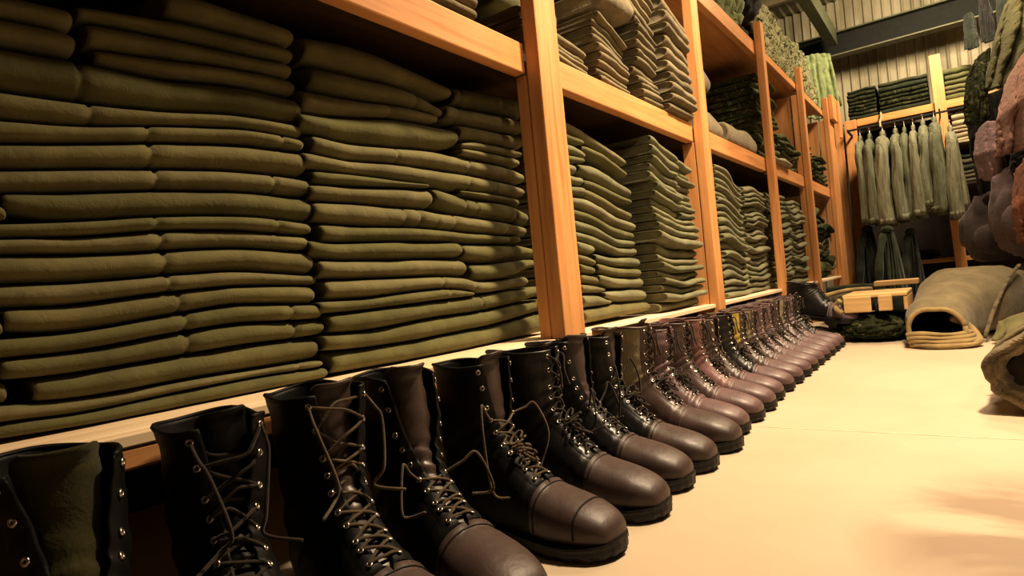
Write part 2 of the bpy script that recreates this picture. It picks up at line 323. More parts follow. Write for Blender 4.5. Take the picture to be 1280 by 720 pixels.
TRACED = {
 'A': [
  ('A', [(0.42,0.7773,0.82),(0.459,0.7786,0.8207),(0.499,0.7798,0.8215),(0.538,0.7818,0.8218),(0.577,0.7835,0.8202),(0.616,0.7881,0.8151)], []),
  ('A', [(0.312,0.7387,0.7555),(0.355,0.7445,0.7614),(0.397,0.749,0.7674),(0.44,0.7509,0.7752),(0.483,0.7522,0.7765),(0.525,0.7537,0.7785),(0.568,0.7567,0.7803),(0.611,0.7594,0.7822)], []),
  ('A', [(0.32,0.7089,0.7381),(0.361,0.7128,0.7424),(0.402,0.7171,0.7468),(0.443,0.7214,0.7482),(0.484,0.7256,0.7494),(0.525,0.7296,0.7509),(0.566,0.7324,0.7537),(0.607,0.7352,0.7565)], []),
  ('A', [(0.328,0.6935,0.7066),(0.368,0.6924,0.7108),(0.409,0.6929,0.715),(0.449,0.6989,0.7192),(0.49,0.7049,0.7234),(0.53,0.7074,0.7271),(0.57,0.7072,0.73),(0.611,0.707,0.7325)], []),
  ('a', [(0.208,0.7175,0.7365),(0.24,0.7205,0.7459),(0.272,0.722,0.7474),(0.305,0.7227,0.7482)], [0.294]),
  ('a', [(0.206,0.6895,0.7146),(0.239,0.6926,0.7177),(0.273,0.694,0.7192),(0.306,0.6943,0.7196)], []),
  ('A', [(0.203,0.6382,0.6874),(0.245,0.6392,0.69),(0.286,0.6393,0.6913),(0.327,0.6413,0.6907),(0.369,0.6433,0.6896),(0.41,0.6467,0.6903),(0.452,0.6524,0.6965),(0.493,0.6581,0.7027),(0.535,0.6608,0.7046),(0.576,0.6618,0.7044),(0.617,0.6639,0.7034)], [0.309]),
  ('A', [(0.2,0.6028,0.6353),(0.241,0.6054,0.6364),(0.283,0.6079,0.6364),(0.324,0.6131,0.6384),(0.366,0.6204,0.6404),(0.407,0.6272,0.6434),(0.449,0.633,0.6492),(0.49,0.6388,0.6549),(0.531,0.6413,0.658),(0.573,0.6407,0.6589),(0.614,0.6381,0.6598)], [0.317]),
  ('A', [(0.198,0.5747,0.6002),(0.239,0.5806,0.6025),(0.281,0.5869,0.605),(0.323,0.5932,0.61),(0.364,0.5997,0.6174),(0.406,0.6057,0.6243),(0.448,0.6108,0.6301),(0.49,0.6159,0.6359),(0.531,0.6201,0.6385),(0.573,0.6196,0.6379),(0.615,0.6192,0.6353)], [0.381, 0.579]),
  ('A', [(0.195,0.5468,0.5717),(0.238,0.5515,0.5776),(0.28,0.5564,0.5839),(0.322,0.5612,0.5903),(0.364,0.566,0.5968),(0.406,0.5702,0.6029),(0.448,0.5733,0.6081),(0.49,0.5763,0.6132),(0.532,0.5772,0.6173),(0.575,0.5774,0.6168),(0.617,0.5775,0.616)], [0.382]),
  ('A', [(0.194,0.5195,0.5442),(0.237,0.5244,0.5486),(0.279,0.5282,0.5535),(0.322,0.5329,0.5585),(0.365,0.5379,0.5634),(0.408,0.5418,0.5675),(0.451,0.5445,0.5707),(0.494,0.5471,0.5738),(0.537,0.5483,0.5744),(0.58,0.5471,0.5746),(0.623,0.5467,0.5738)], [0.387, 0.558]),
  ('A', [(0.222,0.5037,0.5204),(0.267,0.492,0.5243),(0.311,0.4957,0.5287),(0.355,0.5012,0.5339),(0.399,0.5053,0.5384),(0.444,0.5071,0.5412),(0.488,0.509,0.5439),(0.532,0.5091,0.5456),(0.576,0.5056,0.5444),(0.621,0.5043,0.5432)], []),
  ('A', [(0.19,0.472,0.4851),(0.232,0.4737,0.4873),(0.274,0.4749,0.4896),(0.317,0.4784,0.4937),(0.359,0.4833,0.4989),(0.402,0.4866,0.5026),(0.444,0.4882,0.5044),(0.487,0.4897,0.5061),(0.529,0.4873,0.5066),(0.571,0.4844,0.5032),(0.614,0.4831,0.4998)], [0.379, 0.555]),
  ('A', [(0.188,0.4544,0.4693),(0.23,0.4555,0.4708),(0.272,0.4556,0.4721),(0.314,0.4558,0.4753),(0.356,0.4579,0.4802),(0.398,0.4607,0.4837),(0.44,0.4627,0.4852),(0.482,0.4647,0.4868),(0.524,0.4628,0.4848),(0.566,0.4601,0.4819),(0.608,0.4575,0.479)], [0.384]),
  ('A', [(0.187,0.4231,0.4516),(0.229,0.423,0.4527),(0.272,0.4217,0.4528),(0.315,0.423,0.453),(0.358,0.4256,0.4552),(0.4,0.4275,0.458),(0.443,0.429,0.46),(0.486,0.4304,0.462),(0.528,0.4267,0.4597),(0.571,0.4231,0.457),(0.614,0.4194,0.4541)], [0.386]),
  ('A', [(0.185,0.3977,0.4203),(0.228,0.3962,0.4203),(0.271,0.3946,0.4189),(0.314,0.3979,0.4201),(0.357,0.402,0.4227),(0.401,0.4048,0.4247),(0.444,0.4068,0.4262),(0.487,0.4085,0.4275),(0.53,0.4065,0.4238),(0.573,0.4045,0.4201),(0.617,0.4021,0.4161)], [0.388]),
  ('A', [(0.213,0.37,0.3939),(0.258,0.3635,0.3922),(0.302,0.3647,0.3939),(0.346,0.3695,0.3981),(0.39,0.3741,0.4015),(0.434,0.3785,0.4036),(0.479,0.3828,0.4057),(0.523,0.3794,0.404),(0.567,0.3757,0.402),(0.611,0.372,0.3999)], [0.399]),
  ('A', [(0.18,0.342,0.363),(0.224,0.3414,0.3622),(0.268,0.3398,0.3603),(0.312,0.3426,0.363),(0.356,0.347,0.3678),(0.399,0.3501,0.3722),(0.443,0.3526,0.3765),(0.487,0.3541,0.3797),(0.531,0.3517,0.3759),(0.575,0.3492,0.3722),(0.619,0.3468,0.3687)], [0.406, 0.566]),
  ('A', [(0.206,0.318,0.3392),(0.248,0.3155,0.3377),(0.289,0.3153,0.3376),(0.331,0.3164,0.3417),(0.373,0.3176,0.3457),(0.414,0.3192,0.3481),(0.456,0.3208,0.3506),(0.497,0.3218,0.3508),(0.539,0.3211,0.3484),(0.58,0.3205,0.3461),(0.622,0.3219,0.3443)], [0.407, 0.57]),
  ('A', [(0.233,0.2893,0.313),(0.275,0.2848,0.3122),(0.317,0.2852,0.3132),(0.359,0.2856,0.3143),(0.401,0.2861,0.3159),(0.443,0.2857,0.3175),(0.485,0.2853,0.3188),(0.527,0.2846,0.3185),(0.568,0.284,0.3179),(0.61,0.2834,0.3172)], []),
  ('A', [(0.175,0.2742,0.2936),(0.219,0.2728,0.2884),(0.263,0.2681,0.2833),(0.306,0.2685,0.2823),(0.35,0.2705,0.2827),(0.394,0.2725,0.2833),(0.437,0.2729,0.283),(0.481,0.273,0.2825),(0.525,0.2721,0.2819),(0.569,0.2712,0.2812),(0.612,0.2703,0.2805)], [0.57]),
  ('A', [(0.174,0.2574,0.2712),(0.219,0.2552,0.2701),(0.263,0.2536,0.2652),(0.308,0.2524,0.2658),(0.353,0.2515,0.2679),(0.398,0.2515,0.2697),(0.442,0.2516,0.2702),(0.487,0.2515,0.27),(0.532,0.2515,0.2691),(0.576,0.2515,0.2682),(0.621,0.2515,0.2674)], []),
  ('Z', [(0.179,0.4879,0.516),(0.194,0.4882,0.5167),(0.209,0.4901,0.5175),(0.224,0.4921,0.5008)], []),
  ('Z', [(0.165,0.3003,0.3229),(0.18,0.2959,0.3208),(0.196,0.2942,0.3179),(0.211,0.2924,0.3145)], []),
  ('Z', [(0.17,0.3664,0.3957),(0.184,0.3657,0.3949),(0.197,0.3655,0.3943),(0.211,0.3661,0.3769)], []),
 ],
 'B': [
  ('B', [(0.631,0.7646,0.8101),(0.675,0.7658,0.8175),(0.72,0.768,0.822),(0.764,0.7703,0.8208),(0.809,0.7726,0.818),(0.853,0.7707,0.8148),(0.898,0.7753,0.8116),(0.942,0.7755,0.8035),(0.987,0.7756,0.795)], []),
  ('B', [(0.636,0.723,0.7612),(0.681,0.722,0.7633),(0.726,0.7232,0.7655),(0.771,0.728,0.7678),(0.816,0.7328,0.7699),(0.861,0.7324,0.7676),(0.905,0.7301,0.7556),(0.95,0.7309,0.7395)], [0.876]),
  ('B', [(0.616,0.6798,0.7185),(0.661,0.6846,0.719),(0.706,0.6913,0.7195),(0.751,0.6981,0.723),(0.796,0.7046,0.7281),(0.841,0.7096,0.7303),(0.886,0.7123,0.7286),(0.931,0.7144,0.7253)], [0.809]),
  ('B', [(0.608,0.6522,0.6771),(0.651,0.6483,0.6802),(0.694,0.6442,0.6865),(0.737,0.6466,0.6932),(0.779,0.649,0.6994),(0.822,0.6529,0.7055),(0.865,0.6568,0.7082),(0.908,0.6596,0.7107),(0.951,0.6627,0.7106),(0.993,0.6774,0.7089)], []),
  ('B', [(0.63,0.6169,0.6483),(0.673,0.6139,0.6428),(0.715,0.6133,0.6426),(0.758,0.6166,0.6449),(0.8,0.62,0.6481),(0.842,0.6217,0.6519),(0.885,0.6225,0.6556),(0.927,0.6226,0.6582),(0.97,0.6227,0.6558),(1.012,0.6219,0.6554),(1.054,0.6199,0.6544),(1.097,0.6178,0.6535),(1.139,0.6157,0.6516),(1.182,0.6135,0.6489),(1.224,0.6177,0.6394)], [0.817, 1.027]),
  ('B', [(0.61,0.5903,0.616),(0.653,0.5897,0.6123),(0.696,0.5888,0.6096),(0.739,0.5887,0.6124),(0.782,0.5884,0.6158),(0.826,0.5877,0.6185),(0.869,0.5869,0.6195),(0.912,0.5855,0.6198),(0.955,0.58,0.6198),(0.999,0.5825,0.6198),(1.042,0.5833,0.6177),(1.085,0.5842,0.6156),(1.128,0.583,0.6135),(1.172,0.5808,0.6113),(1.215,0.5844,0.602)], [1.017, 1.108]),
  ('B', [(0.624,0.5668,0.5878),(0.669,0.5681,0.5864),(0.713,0.5698,0.586),(0.758,0.5725,0.5858),(0.802,0.5752,0.5852),(0.847,0.578,0.5845),(0.892,0.5799,0.5859)], []),
  ('B', [(0.981,0.5741,0.5801),(1.024,0.5716,0.5802),(1.067,0.5698,0.581),(1.111,0.5682,0.5811),(1.154,0.5661,0.5789),(1.197,0.5595,0.5768)], []),
  ('B', [(0.616,0.5388,0.5632),(0.657,0.5396,0.565),(0.697,0.5405,0.5662),(0.737,0.5403,0.5684),(0.777,0.5396,0.5709),(0.817,0.5395,0.5733),(0.857,0.54,0.5757),(0.898,0.5398,0.5782)], [0.884]),
  ('B', [(0.908,0.5468,0.5831),(0.948,0.5356,0.5782),(0.988,0.531,0.571),(1.028,0.529,0.5686),(1.068,0.527,0.5669),(1.108,0.5251,0.5655),(1.148,0.5232,0.5636),(1.188,0.5173,0.5582),(1.228,0.518,0.5457)], [0.999, 1.036, 1.173]),
  ('B', [(0.619,0.5042,0.536),(0.662,0.5015,0.5369),(0.704,0.5013,0.5378),(0.747,0.5013,0.5373),(0.789,0.5014,0.5366),(0.832,0.5015,0.537),(0.875,0.5006,0.5372),(0.917,0.4991,0.5308),(0.96,0.4976,0.5313),(1.003,0.4961,0.5275),(1.045,0.4946,0.5253),(1.088,0.4931,0.5232),(1.13,0.4916,0.5212),(1.173,0.4901,0.5169),(1.216,0.4908,0.5102)], [0.819, 0.858, 0.905, 0.96, 1.136]),
  ('B', [(0.626,0.4713,0.4989),(0.669,0.4718,0.4987),(0.712,0.4733,0.4985),(0.755,0.4744,0.4985),(0.798,0.4753,0.4986),(0.842,0.4758,0.4987),(0.885,0.4759,0.4974),(0.928,0.4756,0.4959),(0.971,0.4749,0.4944),(1.014,0.4722,0.4929),(1.057,0.4726,0.4914),(1.1,0.4728,0.4899),(1.143,0.4728,0.4884),(1.186,0.4728,0.4869)], [1.145]),
  ('B', [(0.603,0.4488,0.4741),(0.644,0.4428,0.468),(0.685,0.4412,0.4696),(0.725,0.4412,0.4708),(0.766,0.4414,0.4718),(0.807,0.4416,0.4726),(0.848,0.4417,0.4731),(0.888,0.4418,0.473),(0.929,0.442,0.4728),(0.97,0.4421,0.4725)], []),
  ('B', [(0.979,0.4378,0.4692),(1.021,0.4299,0.4695),(1.064,0.4291,0.4699),(1.107,0.4309,0.47),(1.15,0.4337,0.47),(1.192,0.4365,0.4696),(1.235,0.4393,0.4588)], []),
  ('B', [(0.618,0.4129,0.442),(0.658,0.4103,0.4389),(0.699,0.409,0.4384),(0.739,0.4084,0.4385),(0.779,0.4084,0.4387),(0.819,0.4085,0.4388),(0.859,0.4082,0.4389),(0.899,0.4066,0.4391),(0.939,0.405,0.4392),(0.98,0.4016,0.435)], []),
  ('B', [(0.999,0.3924,0.4276),(1.038,0.3899,0.4268),(1.078,0.3898,0.4262),(1.118,0.3923,0.4288),(1.158,0.3978,0.4315),(1.198,0.4103,0.4341),(1.237,0.4175,0.4339)], []),
  ('B', [(0.626,0.3761,0.4086),(0.67,0.3746,0.4071),(0.714,0.3752,0.4059),(0.758,0.3765,0.4056),(0.802,0.3781,0.4057),(0.847,0.3802,0.4058),(0.891,0.3811,0.4042),(0.935,0.3793,0.4024),(0.979,0.3733,0.3989),(1.023,0.3637,0.3871),(1.067,0.3643,0.387),(1.111,0.3667,0.3886),(1.156,0.369,0.3946),(1.2,0.3712,0.3935)], [0.908, 1.006]),
  ('B', [(0.611,0.3557,0.3737),(0.655,0.3539,0.3723),(0.698,0.3539,0.372),(0.742,0.3548,0.3732),(0.785,0.3557,0.3745),(0.828,0.3569,0.3766),(0.872,0.3581,0.3783),(0.915,0.359,0.378),(0.959,0.3597,0.3737),(1.002,0.3604,0.3664)], [0.926]),
  ('B', [(0.626,0.3225,0.3516),(0.67,0.3191,0.3508),(0.714,0.3189,0.3514),(0.759,0.32,0.3523),(0.803,0.3219,0.3534),(0.848,0.3242,0.3546),(0.892,0.326,0.3558),(0.936,0.3258,0.3565),(0.981,0.3256,0.3573),(1.025,0.3254,0.3607),(1.07,0.3277,0.3616),(1.114,0.3305,0.364),(1.158,0.3335,0.3663),(1.203,0.3381,0.3675),(1.247,0.3493,0.3685)], [1.026]),
  ('B', [(0.614,0.2953,0.321),(0.658,0.2914,0.3172),(0.702,0.2895,0.3158),(0.747,0.2884,0.3169),(0.791,0.2874,0.3184),(0.835,0.2874,0.3208),(0.879,0.288,0.3231),(0.924,0.2886,0.323),(0.968,0.2902,0.3228),(1.012,0.2919,0.3227),(1.056,0.2936,0.3241),(1.1,0.2961,0.3268),(1.145,0.2991,0.3296),(1.189,0.3024,0.3339),(1.233,0.3057,0.3352),(1.277,0.3088,0.3372)], [1.229]),
  ('B', [(0.626,0.2546,0.2904),(0.67,0.2542,0.2879),(0.713,0.2537,0.2864),(0.757,0.2531,0.2854),(0.8,0.2526,0.2844),(0.844,0.252,0.2847),(0.888,0.2515,0.2853),(0.931,0.2515,0.2861),(0.975,0.2515,0.2877),(1.018,0.2515,0.2893),(1.062,0.2515,0.2911),(1.106,0.2525,0.2936),(1.149,0.2536,0.2967),(1.193,0.2546,0.2999),(1.237,0.2556,0.3031),(1.28,0.2565,0.3061)], []),
  ('C', [(0.997,0.7672,0.8034),(1.04,0.7689,0.8086),(1.083,0.7705,0.814),(1.125,0.7722,0.8194),(1.168,0.7733,0.8223),(1.211,0.7744,0.8243),(1.253,0.778,0.8263)], [1.018]),
  ('C', [(0.966,0.7306,0.7585),(1.006,0.7272,0.7648),(1.046,0.7286,0.7663),(1.086,0.7299,0.7679),(1.126,0.7313,0.7694),(1.166,0.7334,0.7705),(1.206,0.7355,0.7715),(1.246,0.742,0.7725)], [1.009]),
  ('C', [(1.006,0.6905,0.7244),(1.045,0.6928,0.7257),(1.084,0.6952,0.7271),(1.123,0.6954,0.7284),(1.161,0.6962,0.7304),(1.2,0.6971,0.7324),(1.239,0.7042,0.7344)], []),
  ('C', [(0.997,0.6717,0.6794),(1.035,0.6747,0.6894),(1.072,0.6767,0.6917),(1.11,0.6774,0.6925),(1.148,0.6771,0.6931),(1.186,0.6766,0.6939),(1.224,0.6812,0.6907)], []),
  ('C', [(0.997,0.6584,0.6689),(1.04,0.6575,0.6723),(1.083,0.6566,0.6741),(1.127,0.6551,0.6745),(1.17,0.6526,0.674),(1.213,0.6551,0.6735)], []),
 ],
 'D': [
  ('D', [(1.359,0.7612,0.7897),(1.404,0.7559,0.7839),(1.448,0.7488,0.7778),(1.493,0.7389,0.7717),(1.538,0.7324,0.7633),(1.583,0.723,0.7537),(1.628,0.7136,0.7441),(1.673,0.7101,0.7345),(1.718,0.7021,0.7249)], []),
  ('E', [(1.359,0.7319,0.758),(1.394,0.7309,0.7542),(1.428,0.7286,0.7498),(1.462,0.7329,0.7436)], []),
  ('D', [(1.454,0.718,0.7306),(1.497,0.7095,0.7357),(1.541,0.7026,0.729),(1.584,0.6958,0.7199),(1.628,0.6866,0.7108),(1.672,0.6772,0.6959),(1.715,0.6682,0.6859)], []),
  ('E', [(1.361,0.7004,0.7291),(1.397,0.7011,0.728),(1.434,0.7,0.725),(1.47,0.696,0.7127)], []),
  ('E', [(1.362,0.6773,0.6976),(1.394,0.6764,0.6983),(1.426,0.6799,0.6976),(1.457,0.6849,0.6959)], []),
  ('D', [(1.421,0.6572,0.6764),(1.461,0.6435,0.6829),(1.5,0.6428,0.6859),(1.539,0.6384,0.6826),(1.579,0.6312,0.6766),(1.618,0.6244,0.6673),(1.658,0.6179,0.658),(1.697,0.6116,0.6477),(1.737,0.6094,0.6374)], []),
  ('E', [(1.363,0.6492,0.6745),(1.377,0.6479,0.6741),(1.391,0.648,0.6737),(1.405,0.6481,0.6732)], []),
  ('D', [(1.448,0.6205,0.6401),(1.488,0.6159,0.6401),(1.529,0.6107,0.6374),(1.569,0.602,0.6302),(1.609,0.6011,0.6231),(1.65,0.5956,0.6165),(1.69,0.5913,0.61),(1.73,0.5872,0.6035)], []),
  ('E', [(1.368,0.6197,0.645),(1.391,0.6202,0.6452),(1.415,0.6208,0.642),(1.438,0.6214,0.6463)], []),
  ('D', [(1.45,0.5936,0.6173),(1.489,0.5859,0.613),(1.528,0.5758,0.6081),(1.567,0.5656,0.5997),(1.605,0.5571,0.5833),(1.644,0.5503,0.5764),(1.683,0.5451,0.5709),(1.721,0.5401,0.5655)], []),
  ('E', [(1.369,0.594,0.6169),(1.393,0.5939,0.6175),(1.417,0.5938,0.6181),(1.442,0.5937,0.6185)], []),
  ('D', [(1.368,0.5659,0.5912),(1.409,0.5614,0.591),(1.45,0.5568,0.5908),(1.49,0.5488,0.5828),(1.531,0.5383,0.572),(1.572,0.5279,0.5613),(1.613,0.5219,0.5528),(1.654,0.5165,0.5461),(1.695,0.5112,0.5407),(1.736,0.5073,0.5322)], []),
  ('D', [(1.374,0.5355,0.5624),(1.419,0.5303,0.5575),(1.463,0.5249,0.5525),(1.508,0.5133,0.5416),(1.552,0.4999,0.5303),(1.597,0.489,0.5213),(1.641,0.4862,0.5155),(1.686,0.4833,0.5097),(1.73,0.4805,0.5039)], []),
  ('D', [(1.381,0.5043,0.5319),(1.424,0.4993,0.5269),(1.467,0.4944,0.5214),(1.51,0.4855,0.5099),(1.553,0.4729,0.4969),(1.596,0.4611,0.4862),(1.639,0.459,0.4835),(1.682,0.4599,0.4808),(1.725,0.4609,0.478)], []),
  ('D', [(1.379,0.4796,0.5015),(1.424,0.4755,0.4965),(1.469,0.4659,0.4914),(1.514,0.4577,0.4816),(1.558,0.4473,0.4685),(1.603,0.4341,0.4572),(1.648,0.433,0.4564),(1.692,0.4325,0.4573),(1.737,0.4321,0.4586)], []),
  ('E', [(1.378,0.4476,0.4766),(1.408,0.4409,0.4742),(1.438,0.4367,0.4701),(1.469,0.4429,0.4632)], []),
  ('D', [(1.48,0.4204,0.4428),(1.525,0.4142,0.4367),(1.569,0.4076,0.4306),(1.614,0.4043,0.4305),(1.658,0.4018,0.4301),(1.703,0.3992,0.4296),(1.747,0.3967,0.427)], []),
  ('E', [(1.381,0.421,0.4436),(1.408,0.4168,0.4382),(1.435,0.4124,0.4342),(1.461,0.4081,0.4241)], []),
  ('D', [(1.484,0.39,0.4173),(1.528,0.3831,0.4109),(1.573,0.3772,0.4043),(1.617,0.3732,0.4013),(1.662,0.3715,0.3988),(1.706,0.3697,0.3962),(1.751,0.3681,0.3938)], []),
  ('E', [(1.384,0.395,0.4179),(1.41,0.3915,0.4137),(1.436,0.3886,0.4094),(1.462,0.3858,0.4053)], []),
  ('D', [(1.487,0.3645,0.3859),(1.526,0.357,0.3806),(1.565,0.344,0.3753),(1.605,0.3414,0.3709),(1.644,0.3399,0.3694),(1.684,0.3382,0.3678),(1.723,0.3364,0.3663),(1.762,0.3348,0.3676)], []),
  ('E', [(1.387,0.3672,0.3912),(1.414,0.364,0.3881),(1.442,0.3608,0.3851),(1.47,0.3563,0.3787)], []),
  ('D', [(1.508,0.3228,0.3354),(1.552,0.3103,0.3358),(1.595,0.3022,0.3388),(1.639,0.2997,0.3374),(1.683,0.298,0.3354),(1.727,0.2963,0.3335),(1.771,0.2947,0.328)], []),
  ('E', [(1.386,0.3404,0.3644),(1.426,0.3382,0.3599),(1.466,0.3363,0.3541),(1.505,0.338,0.344)], []),
  ('E', [(1.388,0.3003,0.3375),(1.428,0.3002,0.3353),(1.467,0.3,0.3334),(1.507,0.3007,0.3202),(1.546,0.3018,0.3098)], []),
  ('D', [(1.386,0.2596,0.2975),(1.43,0.2596,0.2973),(1.474,0.2595,0.2972),(1.517,0.2595,0.2982),(1.561,0.2594,0.3033),(1.605,0.2596,0.2984),(1.649,0.2599,0.2965),(1.693,0.2602,0.2948),(1.737,0.2605,0.2931),(1.78,0.2607,0.2901)], []),
 ],
}

rng = random.Random(7)
def pick(l): return l[rng.randrange(len(l))]
WHERE = {'A': 'in the widest stack', 'a': 'in the short pile on top of the widest stack', 'Z': 'of those peeping out beside the widest stack',
         'B': 'in the stack between the widest and the big post', 'C': 'in the short pile wedged against the big post',
         'D': 'in the sagging stack just past the big post', 'E': 'of the short rolls hidden half behind the big post'}
GRP = {'A': 'cloth in the widest stack', 'a': 'cloth on top of the widest stack', 'Z': 'cloth beside the widest stack', 'B': 'cloth in the stack before the big post',
       'C': 'cloth wedged against the big post', 'D': 'cloth in the sagging stack', 'E': 'short rolls behind the big post'}
for key, xf, dep in (('A', -.83, .40), ('B', -.82, .40), ('D', -.78, .36)):
    by = {}
    for c, prof, seams in TRACED[key]: by.setdefault(c, []).append((prof, seams))
    for c, rows in by.items():
        rows.sort(key=lambda r: sum(p[1] for p in r[0]) / len(r[0]))
        for i, (prof, seams) in enumerate(rows):
            o = roll('folded_garment', prof, xf, dep, pick(M['olive'] if key != 'D' else M['sage'] + M['olive'][1:]), rng.random() * 50, seams,
                     ny=max(10, int((prof[-1][0] - prof[0][0]) / .02)))
            tag(o, 'olive folded garment %s up %s' % (ORD[i + 1], WHERE[c]), 'folded clothing', GRP[c])

def stack(where, group, y0, y1, z0, z1, n, xf, depth, mats, colour='olive', sag=None, jit=.004, name='folded_garment', split=None, stag=.012, splitrows=0):
    """n garments piled from z0 to z1; sag(t, level) bends the pile."""
    hs = [rng.uniform(.75, 1.25) for _ in range(n)]
    k = (z1 - z0) / sum(hs); z = z0
    cnt = 0
    for i in range(n):
        h = hs[i] * k
        pieces = [(y0 + rng.uniform(0, stag), y1 - rng.uniform(0, stag))]
        sd = (xf * 31 + y0 * 17)
        nz = lambda y, zz: noise.noise(Vector((y * 13, zz * 15, sd))) * .0075 * min(1, max(0, (zz - z0)) / .06)
        if split and i >= splitrows:
            ym = y0 + (y1 - y0) * (split + rng.uniform(-.03, .03))
            pieces = [(pieces[0][0], ym - .004), (ym + .004, pieces[0][1])]
        for (a, b) in pieces:
            prof = []
            for q in range(9):
                y = a + (b - a) * q / 8
                t = (y - y0) / (y1 - y0)
                d0 = sag(t, (z - z0) / (z1 - z0)) * min(1, 5 * (z - z0) / (z1 - z0)) if sag else 0
                d1 = sag(t, (z + h - z0) / (z1 - z0)) * min(1, 5 * (z + h - z0) / (z1 - z0)) if sag else 0
                prof.append((y, z + d0 + nz(y, z) + .0014, z + h + d1 + nz(y, z + h) - .0014))
            cnt += 1
            half = '' if len(pieces) == 1 else ('near half ' if a == pieces[0][0] else 'far half ')
            o = roll(name, prof, xf + rng.uniform(-jit, jit) * 2, depth, pick(mats), rng.random() * 60, ny=14, hi=False)
            tag(o, '%s folded garment %s up %s%s' % (colour, ORD[i + 1], half, where), 'folded clothing', group)
        z += h

ZB, ZM, ZT = .2512, .8962, 1.4712     # tops of the three shelf boards
# bottom shelf
stack('in the tall stack just before the second post', 'cloth before the second post', 1.795, 2.16, ZB, .765, 20, -.735, .34, M['sage'],
      'sage', lambda t, l: l * (.045 - .075 * t) - .016 * math.sin(PI * min(1, t * 1.15)) * (1 - l * .4), .009, split=.58, splitrows=12)
stack('in the first stack past the second post', 'cloth past the second post', 2.46, 2.80, ZB, .765, 19, -.745, .34, M['sage'],
      'sage', lambda t, l: l * (.03 - .07 * t) + .012 * math.sin(6 * t), .008)
stack('in the second stack past the second post', 'cloth before the third post', 2.815, 3.185, ZB, .735, 20, -.745, .34, M['sage'],
      'sage', lambda t, l: .008 * math.sin(7 * t + l * 5), .008)
stack('beside the second post, set back', 'cloth beside the second post', 2.26, 2.44, ZB, .74, 14, -.79, .32, M['sage'] , 'shaded sage', None, .008)
stack('in the first stack past the third post', 'cloth past the third post', 3.28, 3.70, ZB, .745, 18, -.745, .34, M['sage'],
      'sage', lambda t, l: .010 * math.sin(6 * t + l * 3), .008)
stack('in the second stack past the third post', 'cloth before the fourth post', 3.715, 4.115, ZB, .735, 17, -.745, .34, M['sage'],
      'sage', lambda t, l: .010 * math.sin(6 * t + l * 4), .008)
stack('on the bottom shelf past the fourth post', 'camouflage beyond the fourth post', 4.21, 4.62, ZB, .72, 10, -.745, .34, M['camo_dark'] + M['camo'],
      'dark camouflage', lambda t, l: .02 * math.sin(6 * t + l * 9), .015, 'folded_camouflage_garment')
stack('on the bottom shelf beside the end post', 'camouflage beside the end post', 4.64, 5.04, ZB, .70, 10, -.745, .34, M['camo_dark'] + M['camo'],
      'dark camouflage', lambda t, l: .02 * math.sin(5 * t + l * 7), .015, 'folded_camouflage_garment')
# middle shelf
stack('on the middle shelf before the big post', 'cloth on the middle shelf before the big post', .62, 1.085, ZM, 1.10, 6, -.80, .34, M['tan'],
      'tan', lambda t, l: -.012 * t * l, .006, split=.58, splitrows=0)
stack('on the middle shelf just past the big post', 'cloth on the middle shelf past the big post', 1.235, 1.545, ZM, 1.03, 6, -.79, .34, M['tan'],
      'tan', lambda t, l: l * (.02 - .05 * t), .006)
stack('in the second middle-shelf stack past the big post', 'second stack on the middle shelf', 1.56, 1.755, ZM, 1.095, 10, -.765, .34, M['tan'],
      'tan', lambda t, l: l * (.03 - .06 * t), .006)
stack('in the third middle-shelf stack past the big post', 'third stack on the middle shelf', 1.775, 1.925, ZM, 1.33, 19, -.738, .34, M['tan'],
      'tan', lambda t, l: l * (.03 - .07 * t), .007)
stack('leaning over the shelf edge at the second post', 'rolls at the second post', 1.94, 2.162, ZM + .001, 1.255, 10, -.702, .30, M['tan'],
      'tan', lambda t, l: l * (.02 - .05 * t), .005)
stack('on the middle shelf past the third post', 'camouflage on the middle shelf past the third post', 3.28, 3.68, ZM, 1.36, 14, -.765, .34, M['camo'],
      'leafy camouflage', lambda t, l: .012 * math.sin(6 * t + l * 5), .012, 'folded_camouflage_garment')
stack('on the middle shelf before the fourth post', 'camouflage on the middle shelf before the fourth post', 3.70, 4.11, ZM, 1.12, 8, -.745, .34, M['camo'],
      'leafy camouflage', lambda t, l: .012 * math.sin(6 * t + l * 5), .012, 'folded_camouflage_garment')
stack('on the middle shelf past the fourth post', 'camouflage on the middle shelf past the fourth post', 4.21, 4.60, ZM, 1.36, 13, -.765, .34, M['camo'],
      'leafy camouflage', lambda t, l: .012 * math.sin(6 * t + l * 5), .012, 'folded_camouflage_garment')
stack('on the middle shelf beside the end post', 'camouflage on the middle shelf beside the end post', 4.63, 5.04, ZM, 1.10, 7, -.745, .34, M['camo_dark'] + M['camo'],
      'leafy camouflage', lambda t, l: .012 * math.sin(6 * t + l * 5), .012, 'folded_camouflage_garment')

